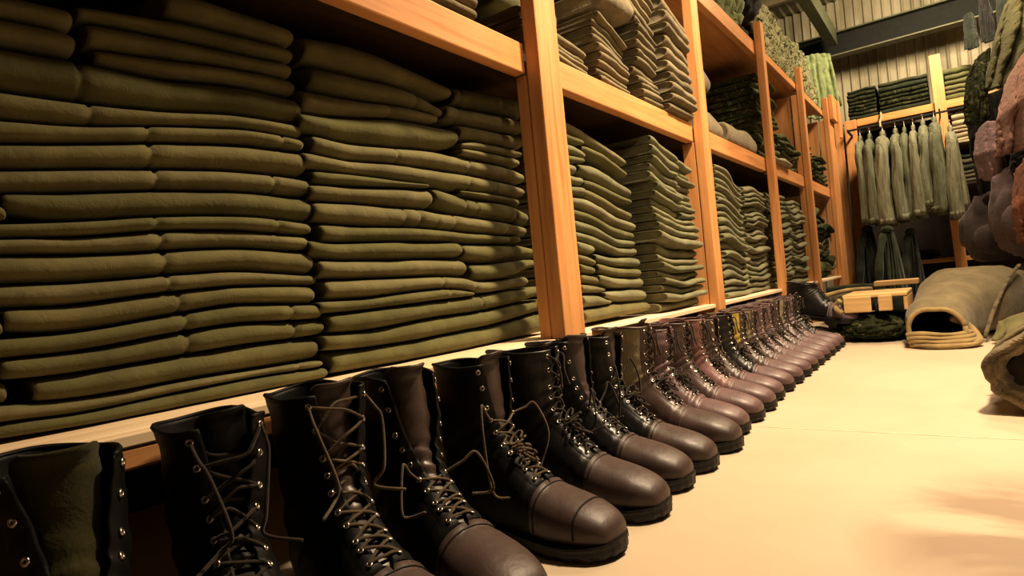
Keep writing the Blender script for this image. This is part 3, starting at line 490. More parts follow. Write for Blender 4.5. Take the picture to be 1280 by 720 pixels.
# ------------------------------------------------------------------ shelving
shelf = empty('timber_shelving', (-1.0, 2.4, 0), 0, 'long three-tier orange timber shelving unit full of folded clothing along the aisle', 'shelving')
def spart(name, lo, hi, mat, bev=.003):
    o = box(name, lo, hi, mat, None, bev)
    o.parent = shelf; o.matrix_parent_inverse = Matrix.Translation((1.0, -2.4, 0)); return o
POSTS = [(-.02, .07), (1.125, 1.215), (2.175, 2.245), (3.195, 3.25), (4.135, 4.19), (5.07, 5.32)]
XP = -.69
for i, (a, b) in enumerate(POSTS):
    top = 1.78 if i < 3 else 1.56
    spart('upright', (XP - .036, a, .0), (XP, b, top), M['wood_z'], .004)
    dp = (.03, .03, .045, .0, .034, .034)[i]
    if dp: spart('support_upright', (XP - .0365 - dp, a + .002, .0), (XP - .0365, b - .012, .829), M['wood_z'])
    if i > 3: spart('support_upright', (XP - .0365 - dp, a + .002, .90), (XP - .0365, b - .012, 1.399), M['wood_z'])
    spart('rear_upright', (-1.34, a, 0), (-1.29, b, 1.78), M['wood_z'])
bays = [(-.6, -.02)] + [(POSTS[i][1], POSTS[i + 1][0]) for i in range(5)]
for k, (a, b) in enumerate(bays):
    spart('shelf_beam', (XP - .066, a + .001, .829), (XP - .037, b - .001, .8955), M['wood'], .003)
    spart('shelf_beam', (XP - .066, a + .001, 1.402 if k < 4 else 1.43), (XP - .037, b - .001, 1.470), M['wood'], .003)
spart('shelf_board', (-1.29, -.6, .234), (XP - .047, 5.06, .25), M['board'], .002)
for (a, b) in bays:
    spart('shelf_edge_board', (XP - .0465, a + .001, .236), (XP - (.022 if a < 1.1 else .014), b - .001, .25), M['board'], .002)
spart('edge_batten', (XP - .045, .08, .212), (XP - .024, .40, .2355), M['wood'])
spart('edge_batten', (XP - .045, .415, .209), (XP - .024, 1.11, .2355), M['wood'])
spart('shelf_board', (-1.29, -.6, .876), (XP - .067, 5.06, .895), M['shade_board'], .002)
spart('shelf_board', (-1.29, -.6, 1.45), (XP - .067, 5.06, 1.470), M['wood'], .002)
spart('back_panel', (-1.36, -.6, 0), (-1.342, 5.3, 1.78), M['dark_board'], .0)
spart('end_upright', (XP - .07, 5.72, 0), (XP + .0, 5.76, 1.56), M['wood_z'])
spart('side_panel', (-1.1, 4.15, .90), (XP - .08, 4.17, 1.40), M['wood_z'])
spart('side_panel', (-1.2, 5.08, .26), (XP - .08, 5.10, 1.40), M['wood_z'])
# short loose offcut nailed at the far end post
spart('end_cleat', (XP + .001, 5.10, 1.40), (XP + .03, 5.30, 1.58), M['wood_z'])
spart('end_cleat', (XP + .031, 5.26, 1.28), (XP + .05, 5.31, 1.56), M['wood_z'])

# ------------------------------------------------------------------ boots
BOOT = [  # bottom x,z / top x,z / half width
    (.3010, .023, .3020, .031, .010), (.2970, .019, .2980, .0440, .025), (.2850, .015, .2860, .0555, .0355), (.2630, .013, .2640, .0655, .0440),
    (.2350, .012, .2360, .0735, .0480), (.2050, .012, .2090, .0800, .0485), (.1750, .012, .1850, .0900, .0455), (.1420, .012, .1650, .1060, .0420),
    (.1000, .013, .1500, .123, .0405), (.0450, .014, .1390, .137, .0385), (.0100, .024, .1320, .150, .0375), (.0000, .055, .1270, .163, .0380),
    (.0030, .095, .1240, .177, .0400), (.0060, .135, .1230, .193, .0430), (.0030, .180, .1240, .214, .0470), (-.0020, .228, .1260, .238, .0500), (-.004, .258, .127, .258, .0510)]
SUB = 4
def boot_frame(hs=1.0, gape=0, ankle=0):
    """interpolated sections: list of (bottom, top, halfwidth, t)"""
    pts = []
    for i, (bx, bz, tx, tz, w) in enumerate(BOOT):
        k = max(0, (i - 9)) / 7
        zs = 1 + (hs - 1) * k
        pts.append((bx, bz * zs, tx + gape * k * k, tz * zs, w + ankle * k))
    out = []
    n = len(pts)
    for i in range(n - 1):
        for q in range(SUB):
            t = q / SUB; r = []
            for c in range(5):
                p0 = pts[max(i - 1, 0)][c]; p1 = pts[i][c]; p2 = pts[i + 1][c]; p3 = pts[min(i + 2, n - 1)][c]
                r.append(.5 * (2 * p1 + (p2 - p0) * t + (2 * p0 - 5 * p1 + 4 * p2 - p3) * t * t + (3 * p1 - p0 - 3 * p2 + p3) * t ** 3))
            out.append((*r, i + t))
    out.append((*pts[-1], n - 1)); return out
def ring_point(s, th, off=0.0, seed=0, crease=1.0):
    bx, bz, tx, tz, w, t = s
    c = Vector(((bx + tx) / 2, 0, (bz + tz) / 2)); a = Vector(((tx - bx) / 2, 0, (tz - bz) / 2))
    ca, sa = math.cos(th), math.sin(th)
    k = 1.0
    if t < 9.5 and ca < 0: ca_ = -abs(ca) ** .55; sa_ = math.copysign(abs(sa) ** .62, sa)
    else: ca_ = math.copysign(abs(ca) ** .92, ca); sa_ = math.copysign(abs(sa) ** .92, sa)
    if t >= 9.5:   # heel and shaft: ease in a boxier rear
        f = min(1, (t - 9.5) / 2)
        if ca < 0: ca_ = -abs(ca) ** (.55 + .35 * f)
    p = c + a * ca_ + Vector((0, w * sa_, 0))
    nrm = a.normalized() * (ca / max(a.length, 1e-4)) + Vector((0, sa / max(w, 1e-4), 0))
    if nrm.length > 0: nrm.normalize()
    # leather creases at the ankle and slack in the shaft
    cr = 0
    if 9 < t < 15.5: cr += math.sin(t * 5.2 + 2 * sa + seed) * .0016 * crease * (1 if t < 13 else .5)
    if t > 4.5: cr += fold_noise((p.x * 14 + seed, p.y * 14, p.z * 16)) * .006 * crease * min(1, (t - 4.5) / 4)
    if 5.2 < t < 7: cr -= .0018 * crease * math.sin((t - 5.2) * 9) * (ca > 0)
    return p + nrm * (off + cr), nrm
def slit(t, g0, g1, gm=None):
    """half opening angle of the lacing slit, zero ahead of the throat"""
    if t < 5.5: return 0.0
    if t < 6.2: return g0 * (t - 5.5) / .7
    k = (t - 6.2) / (16 - 6.2)
    return g0 + (g1 - g0) * k ** 1.4

EYELET = None
def eyelet_mesh():
    V, F = [], []
    R, r = .0028, .0014
    for i in range(10):
        a = 2 * PI * i / 10
        for k in range(5):
            b = 2 * PI * k / 5
            V.append(((R + r * math.cos(b)) * math.cos(a), (R + r * math.cos(b)) * math.sin(a), r * .8 * math.sin(b)))
    for i in range(10):
        for k in range(5):
            F.append((i * 5 + k, ((i + 1) % 10) * 5 + k, ((i + 1) % 10) * 5 + (k + 1) % 5, i * 5 + (k + 1) % 5))
    o = mesh_obj('eyelet', V, F, M['metal']); return o
N = 33
def make_boot(loc, rz, label, upper='black_leather', toe=None, shaft=None, hs=1.0, gape=0, g0=.10, g1=.30, lacing='tight', cap=False, seed=0,
              eyelets=True, tongue_mat=None, size=1.0, rot=None, lace='lace', tilt=0, bulge=0, crease=1.0):
    global EYELET
    root = empty('combat_boot', loc, rz, label, 'boot', 'boots lined up on the floor under the shelving')
    root.scale = (size, size, size)
    if rot: root.rotation_euler = rot
    S = boot_frame(hs, gape, bulge)
    def shape(p):     # slack lean of the shaft
        if p.z > .1:
            k = (p.z - .1) / .15
            return Vector((p.x + tilt * k * k, p.y + fold_noise((seed, p.z * 9, 1)) * .006 * k, p.z + fold_noise((p.x * 16, p.y * 16, seed)) * .010 * max(0, k - .75) * 4 * .6))
        return p
    V, F, FM = [], [], []
    mats = [M[upper], M[toe or upper], M[shaft or upper]]
    for s in S:
        g = slit(s[5], g0, g1)
        for k in range(N):
            th = g + (2 * PI - 2 * g) * k / (N - 1)
            V.append(shape(ring_point(s, th, 0, seed, crease)[0]))
    for i in range(len(S) - 1):
        t = S[i][5]
        for k in range(N - 1):
            F.append((i * N + k, i * N + k + 1, (i + 1) * N + k + 1, (i + 1) * N + k))
            th = 2 * PI * (k + .5) / (N - 1)
            side = abs(math.sin(th)); low = math.cos(th) < -.2
            if t < 5.6: FM.append(1)
            elif shaft and t > 10.8 and side > .25 and not (t < 12 and low): FM.append(2)
            else: FM.append(0)
    F.append(tuple(range(N))[::-1]); FM.append(1)
    up = mesh_obj('upper', V, F, None, root, True, mats, FM)
    bm = bmesh.new(); bm.from_mesh(up.data); bmesh.ops.remove_doubles(bm, verts=bm.verts, dist=.0002)
    bm.normal_update(); bm.to_mesh(up.data); bm.free()
    up.data.polygons.foreach_set('use_smooth', [True] * len(up.data.polygons))
    so = up.modifiers.new('thickness', 'SOLIDIFY'); so.thickness = .0028; so.offset = -1 if True else 1
    # facings beside the slit
    for sgn in (1, -1):
        r_ = []
        for s in S:
            t = s[5]
            if t < 5.6: continue
            g = slit(t, g0, g1)
            w_ = .021 / max(s[4], .02)
            row = []
            for q in range(5):
                th = sgn * (g + .01 + w_ * q / 4)
                row.append(shape(ring_point(s, th, .0012 if 0 < q < 4 else -.0004, seed, crease)[0]))
            r_.append(row)
        V, F = loft(r_, False, False, False)
        mesh_obj('eyelet_facing', V, F, M[upper], root)
    # rolled top edge
    s = S[-1]; g = slit(s[5], g0, g1)
    tube_pts = [shape(ring_point(s, g + (2 * PI - 2 * g) * k / 30, -.001, seed, crease)[0]) for k in range(31)]
    V, F = tube_data(tube_pts, .0026, 6); mesh_obj('collar_binding', V, F, M[upper], root)
    # tongue
    r_ = []
    for s in S:
        t = s[5]
        if t < 5.0: continue
        g = slit(t, g0, g1) + .28
        inn = -.006 - .010 * max(0, (t - 9) / 7) - (.02 * max(0, (t - 12) / 4) if gape > .01 else 0)
        r_.append([shape(ring_point(s, -g + 2 * g * q / 8, inn if t > 5.6 else -.002, seed, crease)[0]) for q in range(9)])
    last = r_[-1]
    r_.append([p + Vector((.006, 0, .008)) for p in last]); r_.append([p.lerp(last[4], .12) + Vector((.012, 0, .013)) for p in last])
    V, F = loft(r_, False, False, False)
    tg = mesh_obj('tongue', V, F, M[tongue_mat or toe or upper], root)
    so = tg.modifiers.new('thickness', 'SOLIDIFY'); so.thickness = .003; so.offset = -1
    # stitched toe cap / vamp seams
    def seam(t0, off, r, th0, th1, mat):
        s = min(S, key=lambda q: abs(q[5] - t0))
        pts = [shape(ring_point(s, th0 + (th1 - th0) * k / 20, off, seed, crease)[0]) for k in range(21)]
        return tube_data(pts, r, 5)
    if cap:
        V, F = seam(3.25, .0004, .0013, -1.75, 1.75, None); mesh_obj('toe_cap_seam', V, F, M[upper], root)
    V, F = seam(5.55, .0002, .0014, -1.9, 1.9, None); mesh_obj('vamp_seam', V, F, M[upper], root)
    # back stay strip
    r_ = []
    for s in S:
        if s[5] < 10.4: continue
        r_.append([shape(ring_point(s, PI + (q - 2) * .1, .0014 if 0 < q < 4 else 0, seed, crease)[0]) for q in range(5)])
    V, F = loft(r_, False, False, False); mesh_obj('back_stay', V, F, M[upper], root)
    # sole: a lugged outsole and a heel block
    xs = [-.006, -.004, .004, .02, .045, .07, .095, .12, .145, .17, .195, .22, .245, .265, .282, .294, .302, .3055]
    hw = [.012, .020, .031, .0365, .038, .0365, .0345, .0345, .0385, .044, .049, .0515, .0505, .046, .039, .029, .017, .006]
    def outline(k):  # k: sideways growth
        P = [(x, w + k) for x, w in zip(xs, hw)]
        return P
    def dense(P, m=3):
        out = []
        for (a, b), (c, d) in zip(P, P[1:]):
            for q in range(m): out.append((a + (c - a) * q / m, b + (d - b) * q / m))
        out.append(P[-1]); return out
    def slab(name, P, zf0, zf1, lug=0):
        P = dense(P)
        loop = [(x, w) for x, w in P] + [(x, -w) for x, w in reversed(P)]
        rings = []
        for (zf, k) in ((zf0, -.002), (zf0, 0), (lambda x: zf0(x) * .5 + zf1(x) * .5, .0006), (zf1, 0), (zf1, -.002)):
            rg = []
            for j, (x, w) in enumerate(loop):
                sg = 1 if w >= 0 else -1
                lg = lug * (j % 4 < 2) if (zf is zf0) else 0
                rg.append(Vector((x - lg * (x > .29), w + sg * (k - lg), zf(x) + (0.0025 if (zf is zf0 and k < 0) else 0) * 0)))
            rings.append(rg)
        V, F = loft(rings); return mesh_obj(name, V, F, M['sole'], root, False)
    spring = lambda x: max(0, x - .22) ** 2 * 1.1
    slab('welt', outline(.0035), lambda x: .0125 + spring(x), lambda x: .0185 + spring(x) * 1.0)
    slab('outsole', outline(.0015), lambda x: (.0 if (x > .115) else .0115) + spring(x), lambda x: .0123 + spring(x), .0018)
    hp = [(x, w + .001) for x, w in zip(xs, hw) if x < .08]
    slab('heel', hp, lambda x: 0.0, lambda x: .0113, .0015)
    # eyelets
    if EYELET is None: EYELET = eyelet_mesh()
    rows = [6.2, 6.9, 7.6, 8.4, 9.4, 10.9, 12.2, 13.3, 14.4, 15.4]
    pos = {1: [], -1: []}
    for t in rows:
        s = min(S, key=lambda q: abs(q[5] - t))
        g = slit(t, g0, g1)
        for sgn in (1, -1):
            th = sgn * (g + .0095 / max(s[4], .02))
            p, nr = ring_point(s, th, .0022, seed, crease); p = shape(p)
            pos[sgn].append((p, nr))
            if eyelets:
                if EYELET.parent is None: e = EYELET
                else: e = EYELET.copy(); col.objects.link(e)
                e.parent = root; e.matrix_parent_inverse = Matrix.Identity(4)
                q = nr.to_track_quat('Z', 'Y'); e.rotation_mode = 'QUATERNION'; e.rotation_quaternion = q; e.location = p
    # laces
    r2 = random.Random(seed)
    LV, LF = [], []
    LR = .0019
    def arc(a, b, lift=.004, wob=.002):
        m = (a[0] + b[0]) / 2 + (a[1] + b[1]).normalized() * lift + Vector((r2.uniform(-1, 1), r2.uniform(-1, 1), r2.uniform(-1, 1))) * wob
        return [a[0], a[0].lerp(m, .55) + a[1] * .0015, m, b[0].lerp(m, .55) + b[1] * .0015, b[0]]
    upto = {'tight': 10, 'half': 7, 'open': 5, 'slack': 10}[lacing]
    for i in range(upto - 1):
        big = 5.0 if (lacing == 'slack' and i > 4) else 1.0
        for sg in (1, -1):
            P = catmull(arc(pos[sg][i], pos[-sg][i + 1], .004 + .002 * (sg > 0), .0025 * big), 4)
            tube_data(P, LR, 5, LV, LF)
    tube_data(catmull(arc(pos[1][0], pos[-1][0], .004), 4), LR, 5, LV, LF)
    # loose ends / loops
    for sg in (1, -1):
        p, nr = pos[sg][upto - 1]
        if lacing in ('open', 'slack', 'half'):
            up_ = Vector((r2.uniform(-.01, .02), (-sg if lacing == 'slack' else sg) * r2.uniform(.006, .02), r2.uniform(.0, .03) if lacing != 'slack' else -.03))
            P = [p, p + nr * .012 + up_ * .5, p + nr * .02 + up_, p + nr * .022 + up_ + Vector((.01, sg * (.012 if lacing != 'slack' else -.012), -.05)), p + nr * .012 + Vector((.012, sg * (.02 if lacing != 'slack' else -.02), -.10 if p.z > .14 else -.04)), p + nr * .016 + Vector((.03, sg * .005, -.11 if p.z > .16 else -.035))]
        else:
            P = [p, p + nr * .012 + Vector((0, -sg * .008, -.006)), p + nr * .012 + Vector((.004, -sg * .016, -.03)), p + nr * .012 + Vector((.008, -sg * .01, -.055))]
        tube_data(catmull(P, 6), LR, 5, LV, LF)
    if lacing in ('tight', 'half') and seed % 2 < 1.3:     # bow tangled on the instep
        p, nr = pos[1][4]; q0, _ = pos[-1][4]
        c0 = (p + q0) / 2 + Vector((.012, 0, .008))
        for j in range(5):
            a = r2.uniform(-.6, .6); R = r2.uniform(.010, .019)
            P = [c0 + Vector((math.cos(u) * R * .6 + .006 * j, math.sin(u + a) * R, math.sin(u * 1.0 + j) * .008 - .006 * j)) for u in [k * .75 for k in range(9)]]
            tube_data(catmull(P, 3), LR, 5, LV, LF)
    mesh_obj('lace', LV, LF, M[lace], root)
    return root

BT = [
 # y, x, rz, dict
 (.190, -.690, -.10, 'matte black boot at the near end of the row with its collar slumped open', dict(upper='matte_leather', lacing='open', g0=.16, g1=.75, gape=-.006, seed=1.2, crease=1.0, tongue_mat='dark_olive_canvas', tilt=.0, lace='lace')),
 (.335, -.690, -.24, 'black boot with a wide open lacing slit and loose laces, second in the row', dict(upper='matte_leather', toe='matte_leather', lacing='slack', g0=.22, g1=.42, seed=2.7, crease=1.2)),
 (.455, -.690, -.14, 'tall black boot with tan-edged laces looping across a gaping front', dict(upper='matte_leather', toe='toe_leather', lacing='slack', g0=.16, g1=.5, seed=3.1, lace='lace_tan', hs=1.03)),
 (.590, -.690, -.20, 'black boot with laces drawn up from its open collar and brown scuffed toe', dict(upper='matte_leather', toe='toe_leather', lacing='open', g0=.15, g1=.85, seed=4.4, crease=1.3, lace='lace_tan', hs=1.02)),
 (.735, -.688, -.05, 'black boot with a stitched toe cap and laces pulled open at the shaft', dict(upper='matte_leather', toe='toe_leather', lacing='half', g0=.13, g1=.6, cap=True, seed=5.3, lace='lace_tan')),
 (.868, -.684, .0, 'smooth black boot laced right up with a knotted lace on the instep', dict(upper='black_leather', toe='toe_leather', lacing='tight', g0=.10, g1=.13, seed=6.0, crease=.7, lace='lace')),
 (1.000, -.694, .0, 'black boot with open eyelet flaps beside the smooth laced-up boot', dict(upper='black_leather', toe='toe_leather', lacing='open', g0=.14, g1=.8, seed=7.7, crease=.7)),
 (1.105, -.697, .03, 'black boot squeezed in just before the olive canvas one', dict(upper='black_leather', toe='toe_leather', lacing='half', g0=.12, g1=.5, seed=8.6, crease=.8, size=.98)),
 (1.250, -.703, .0, 'boot with a faded olive canvas shaft and brown leather foot', dict(upper='brown_leather', shaft='canvas', toe='toe_leather', lacing='tight', g0=.10, g1=.12, seed=9.2, crease=.7)),
 (1.385, -.705, .0, 'plum-brown boot with heavily creased ankle, next after the olive canvas one', dict(upper='plum_leather', lacing='tight', g0=.10, g1=.16, seed=10.5, crease=2.0)),
 (1.510, -.715, .0, 'dark brown boot with a long laced front, before the pinkish boot', dict(upper='brown_leather', toe='plum_leather', lacing='tight', g0=.12, g1=.2, seed=11.9)),
 (1.630, -.715, .0, 'pinkish red boot with laces from toe to collar', dict(upper='red_leather', toe='plum_leather', lacing='tight', g0=.13, g1=.22, seed=12.4)),
 (1.760, -.718, .0, 'dark boot with bright eyelets just past the pinkish boot', dict(upper='brown_leather', toe='plum_leather', lacing='half', g0=.13, g1=.5, seed=13.3, hs=.97)),
 (1.890, -.718, .0, 'black-shafted plum boot one before the mustard canvas boot', dict(upper='black_leather', toe='plum_leather', lacing='tight', g0=.1, g1=.2, seed=14.8, hs=.95)),
 (2.020, -.720, .0, 'boot with a mustard yellow canvas shaft', dict(upper='brown_leather', shaft='mustard', toe='plum_leather', lacing='tight', g0=.1, g1=.15, seed=15.1, hs=.93)),
 (2.145, -.720, .0, 'boot with a brownish canvas shaft right after the mustard one', dict(upper='brown_leather', shaft='canvas', toe='plum_leather', lacing='tight', g0=.1, g1=.15, seed=16.6, hs=.93)),
 (2.265, -.720, .0, 'plum leather boot standing under the second post', dict(upper='plum_leather', lacing='tight', g0=.1, g1=.15, seed=17.2, hs=.92)),
 (2.385, -.720, .0, 'shiny dark plum boot, fifth from the far end of the standing row', dict(upper='plum_leather', toe='plum_leather', lacing='tight', g0=.1, g1=.15, seed=18.9, hs=.92)),
 (2.505, -.720, .0, 'brown boot, fourth from the far end of the standing row', dict(upper='brown_leather', toe='plum_leather', lacing='half', g0=.1, g1=.3, seed=19.4, hs=.92)),
 (2.625, -.720, .0, 'boot with drab canvas shaft, third from the far end of the standing row', dict(upper='brown_leather', shaft='canvas', toe='plum_leather', lacing='tight', g0=.1, g1=.15, seed=20.3, hs=.92)),
 (2.745, -.718, .0, 'dark plum boot, second from the far end of the standing row', dict(upper='plum_leather', lacing='tight', g0=.1, g1=.15, seed=21.7, hs=.92)),
 (2.865, -.715, .0, 'dark boot standing last in the row before the toppled one', dict(upper='black_leather', toe='plum_leather', lacing='tight', g0=.1, g1=.15, seed=22.2, hs=.92)),
]
for i, (y, x, rz, lab, kw) in enumerate(BT):
    if i > 6: x = -.682
    if i > 8: kw = dict(kw, size=.93 if i < 12 else .90, hs=max(.98, kw.get('hs', 1)))
    make_boot((x, y, 0), rz, lab, **kw)
make_boot((-.675, 3.06, .125), 0, 'mauve low boot lying pitched forward on a dark bundle past the standing row', upper='black_leather', toe='mauve', lacing='tight', g0=.1, g1=.2, seed=23.5,
          hs=.62, rot=(0, .16, -.05), eyelets=False)

# ------------------------------------------------------------------ soft lumps and drapes
def lump(name, c, r, mat, label, cat, seed=0, amp=.18, fr=3.0, flat=None, stretch=(1, 1, 1), parent=None, rz=0, group=None, sub=4, ridge=.0):
    bm = bmesh.new(); bmesh.ops.create_icosphere(bm, subdivisions=sub, radius=1)
    R = Matrix.Rotation(rz, 3, 'Z')
    for v in bm.verts:
        n = v.co.normalized()
        q = Vector((n.x * stretch[0], n.y * stretch[1], n.z * stretch[2]))
        d = 1 + amp * noise.noise(q * fr + Vector((seed, seed * .7, 0))) + amp * .5 * noise.noise(q * fr * 2.3 + Vector((0, seed, 3))) + ridge * (abs(noise.noise(q * fr * 1.6 + Vector((seed, 2, 1)))) - .25)
        p = Vector((math.copysign(abs(n.x) ** .8, n.x) * r[0], math.copysign(abs(n.y) ** .8, n.y) * r[1], math.copysign(abs(n.z) ** .8, n.z) * r[2])) * d
        p = R @ p
        p += Vector(c)
        if flat is not None and p.z < flat: p.z = flat + (flat - p.z) * .02
        v.co = p
    me = bpy.data.meshes.new(name); bm.to_mesh(me); bm.free(); me.materials.append(mat)
    me.polygons.foreach_set('use_smooth', [True] * len(me.polygons))
    o = bpy.data.objects.new(name, me); col.objects.link(o)
    if parent: o.parent = parent
    if label: tag(o, label, cat, group)
    return o
def drape(name, rows, mat, label=None, cat=None, parent=None, folds=9, amp=.02, seed=0, thick=.006, nu=40, nv=24, group=None):
    """cloth between polylines rows[0] (top) ... rows[-1] (hem), rippled along its width"""
    ctr = [catmull(r, 8) for r in rows]
    def smp(P, u):
        f = u * (len(P) - 1); i = min(int(f), len(P) - 2); return P[i].lerp(P[i + 1], f - i)
    V, F = [], []
    for j in range(nv):
        t = j / (nv - 1)
        f = t * (len(rows) - 1); i = min(int(f), len(rows) - 2); ft = f - i
        for k in range(nu):
            u = k / (nu - 1)
            p = smp(ctr[i], u).lerp(smp(ctr[i + 1], u), ft)
            ph = folds * 2 * PI * u + 2.2 * noise.noise(Vector((u * 3, seed, t * 1.2)))
            dir_ = Vector((.35, -1, .0))
            am = amp * (.35 + .65 * t)
            p = p + dir_ * (math.sin(ph) * am + am * 1.3 * noise.noise(Vector((u * 7, t * 5, seed))) + am * 1.1 * (abs(noise.noise(Vector((u * 15 + t * 4, t * 9, seed + 5)))) - .2))
            V.append(p)
    for j in range(nv - 1):
        for k in range(nu - 1):
            F.append((j * nu + k, j * nu + k + 1, (j + 1) * nu + k + 1, (j + 1) * nu + k))
    o = mesh_obj(name, V, F, mat, parent)
    m = o.modifiers.new('thickness', 'SOLIDIFY'); m.thickness = thick; m.offset = 0
    if label: tag(o, label, cat, group)
    return o

# loose goods on the middle shelf, third bay
def bundle(y0, y1, xf, z0, h, mat, label, seed, depth=.22):
    prof = [(y0 + (y1 - y0) * q / 6, z0 + .002, z0 + h * (.82 + .18 * math.sin(PI * q / 6)) + .012 * math.sin(q * 1.3 + seed)) for q in range(7)]
    o = roll('rolled_garment', prof, xf, depth, mat, seed, ny=18, hi=True); return tag(o, label, 'rolled clothing')
bundle(2.32, 2.60, -.74, ZM, .10, M['tan'][2], 'pale rolled garment bunched on the middle shelf just past the second post', 3.3, .13)
bundle(2.30, 2.66, -.90, ZM, .06, M['tan'][0], 'brown rolled garment tucked behind pale roll past the second post', 5.2, .16)
bundle(2.66, 3.12, -.735, ZM, .105, M['tan'][2], 'long pale sleeping roll on the middle shelf before the third post', 7.7)
bundle(2.34, 2.62, -.78, ZM + .21, .10, M['tan'][2], 'stuffed tan roll end jutting out above the second post shelf', 8.4, .3)
lump('stuffed_sack', (-1.18, 2.47, ZM + .09), (.09, .18, .085), M['coat'], 'dark stuffed sack under the jutting tan roll on the middle shelf', 'sack', 2, .1, flat=ZM + .002)
lump('rucksack', (-1.13, 2.92, ZM + .135), (.14, .2, .14), M['black'], 'black rucksack in shadow on the middle shelf before the third post', 'rucksack', 4, .15, flat=ZM + .002)
bundle(3.30, 3.70, -.70, ZM, .03, M['pale'], 'pale flattened cloth hanging at the shelf edge past the third post', 9.1, .08)
bundle(1.58, 1.76, -.73, 1.135, .085, M['tan'][2], 'thick pale roll lying across the second middle-shelf stack', 4.1, .3)
bundle(1.24, 1.53, -.86, 1.075, .075, M['olive'][2], 'dark olive roll set back on the middle-shelf stack past the big post', 6.1, .25)
bundle(1.24, 1.52, -.88, 1.155, .05, M['olive'][0], 'dark olive cloth on top of the dark olive roll past the big post', 2.1, .22)
# top shelf camouflage
def netting(name, y0, y1, z0, z1, xf, mat, label, seed, folds=8):
    rows = [[(xf - .22, y0, z1), (xf - .2, (y0 + y1) / 2, z1 + .03), (xf - .22, y1, z1)],
            [(xf - .04, y0, z1 - .04), (xf - .03, (y0 + y1) / 2, z1 - .02), (xf - .04, y1, z1 - .04)],
            [(xf, y0, z0 + (z1 - z0) * .5), (xf + .01, (y0 + y1) / 2, z0 + (z1 - z0) * .5), (xf, y1, z0 + (z1 - z0) * .5)],
            [(xf - .01, y0, z0 + .035), (xf, (y0 + y1) / 2, z0 + .035), (xf - .01, y1, z0 + .035)]]
    V, F = [], []
    ctr = [catmull(r, 8) for r in rows]
    nu, nv = 90, 60
    for j in range(nv):
        t = j / (nv - 1); f = t * 3; i = min(int(f), 2); ft = f - i
        for k in range(nu):
            u = k / (nu - 1); g = u * (len(ctr[0]) - 1); a = min(int(g), len(ctr[0]) - 2)
            p = ctr[i][a].lerp(ctr[i][a + 1], g - a).lerp(ctr[i + 1][a].lerp(ctr[i + 1][a + 1], g - a), ft)
            d = noise.noise(Vector((p.y * 16, p.z * 16, seed))) * .028 + noise.noise(Vector((p.y * 38, p.z * 38, seed + 4))) * .02 + .014 * math.sin(u * folds * 6.28 + 2 * noise.noise(Vector((u * 4, t * 2, seed))))
            V.append(p + Vector((d, 0, d * .3)))
    for j in range(nv - 1):
        for k in range(nu - 1):
            F.append((j * nu + k, j * nu + k + 1, (j + 1) * nu + k + 1, (j + 1) * nu + k))
    o = mesh_obj(name, V, F, mat); m = o.modifiers.new('thickness', 'SOLIDIFY'); m.thickness = .03; m.offset = -1
    return tag(o, label, 'camouflage net')
netting('camouflage_net', 2.0, 2.68, ZT, 1.86, -.83, M['net'], 'mottled green camouflage net heaped on the top shelf over the second post', 3.1)
netting('camouflage_net', 2.73, 3.28, ZT, 1.90, -.83, M['net'], 'mottled green net hanging in folds on the top shelf before the third post', 5.7)
lump('stuff_bag', (-.86, 3.47, 1.80), (.12, .13, .11), M['black'], 'black stuff bag wedged on top between two camouflage nets', 'bag', 3, .15, flat=1.62)
lump('stuff_bag', (-.92, 3.42, 1.56), (.12, .10, .09), M['coat'], 'dark green stuff bag under the black one on the top shelf', 'bag', 8, .15, flat=ZT + .002)
netting('camouflage_net', 3.68, 4.42, ZT, 1.93, -.83, M['leafy'], 'leafy tan and green camouflage net on the top shelf past the third post', 7.3, 14)
netting('camouflage_net', 4.51, 5.25, ZT, 1.93, -.83, M['leafy'], 'leafy camouflage net at the far end of the top shelf', 9.9, 12)
drape('hanging_net', [[(-.92, 5.36, 1.98), (-.81, 5.48, 2.02), (-.71, 5.62, 2.03)], [(-.92, 5.36, 1.7), (-.80, 5.48, 1.70), (-.68, 5.62, 1.74)], [(-.92, 5.36, 1.52), (-.80, 5.48, 1.50), (-.66, 5.62, 1.60)]],
      fabric('light_green_net', (.20, .24, .115), .5, scale=22), 'light green netting draped from the roof at the shelf corner', 'net', folds=7, amp=.02, seed=2)

# ------------------------------------------------------------------ back shelf
YB = 6.0
bsh = empty('back_shelving', (-.2, YB + .2, 0), 0, 'orange timber shelf unit standing across the end wall with jackets hung below', 'shelving')
def bpart(name, lo, hi, mat, bev=.003):
    o = box(name, lo, hi, mat, None, bev); o.parent = bsh; o.matrix_parent_inverse = Matrix.Translation((.2, -YB - .2, 0)); return o
bpart('upright', (-.70, YB - .05, 0), (-.61, YB - .005, 1.53), M['wood_z'])
o = bpart('upright', (-.075, YB - .05, 0), (-.0, YB - .005, 1.90), M['wood_z'])
for v in o.data.vertices: v.co.x += .055 * (1 - v.co.z / 1.9)
bpart('upright', (.85, YB - .05, 0), (.94, YB - .005, 1.90), M['wood_z'])
bpart('shelf_beam', (-.609, YB - .004, 1.475), (.95, YB + .03, 1.535), M['wood_x'])
bpart('shelf_board', (-.72, YB + .0305, 1.517), (.95, YB + .5, 1.535), M['wood_x'])
bpart('shelf_beam', (-.609, YB - .004, .268), (.95, YB + .03, .30), M['wood_x'])
bpart('shelf_board', (-.72, YB + .0305, .282), (.95, YB + .5, .30), M['wood_x'])
bpart('shelf_board', (.02, YB + .01, 1.19), (.95, YB + .5, 1.205), M['pale'])
bpart('shelf_board', (.02, YB + .01, .86), (.95, YB + .5, .875), M['dark_board'])
bpart('back_panel', (-.72, YB + .5, 0), (.95, YB + .515, 1.5), M['dark_board'])
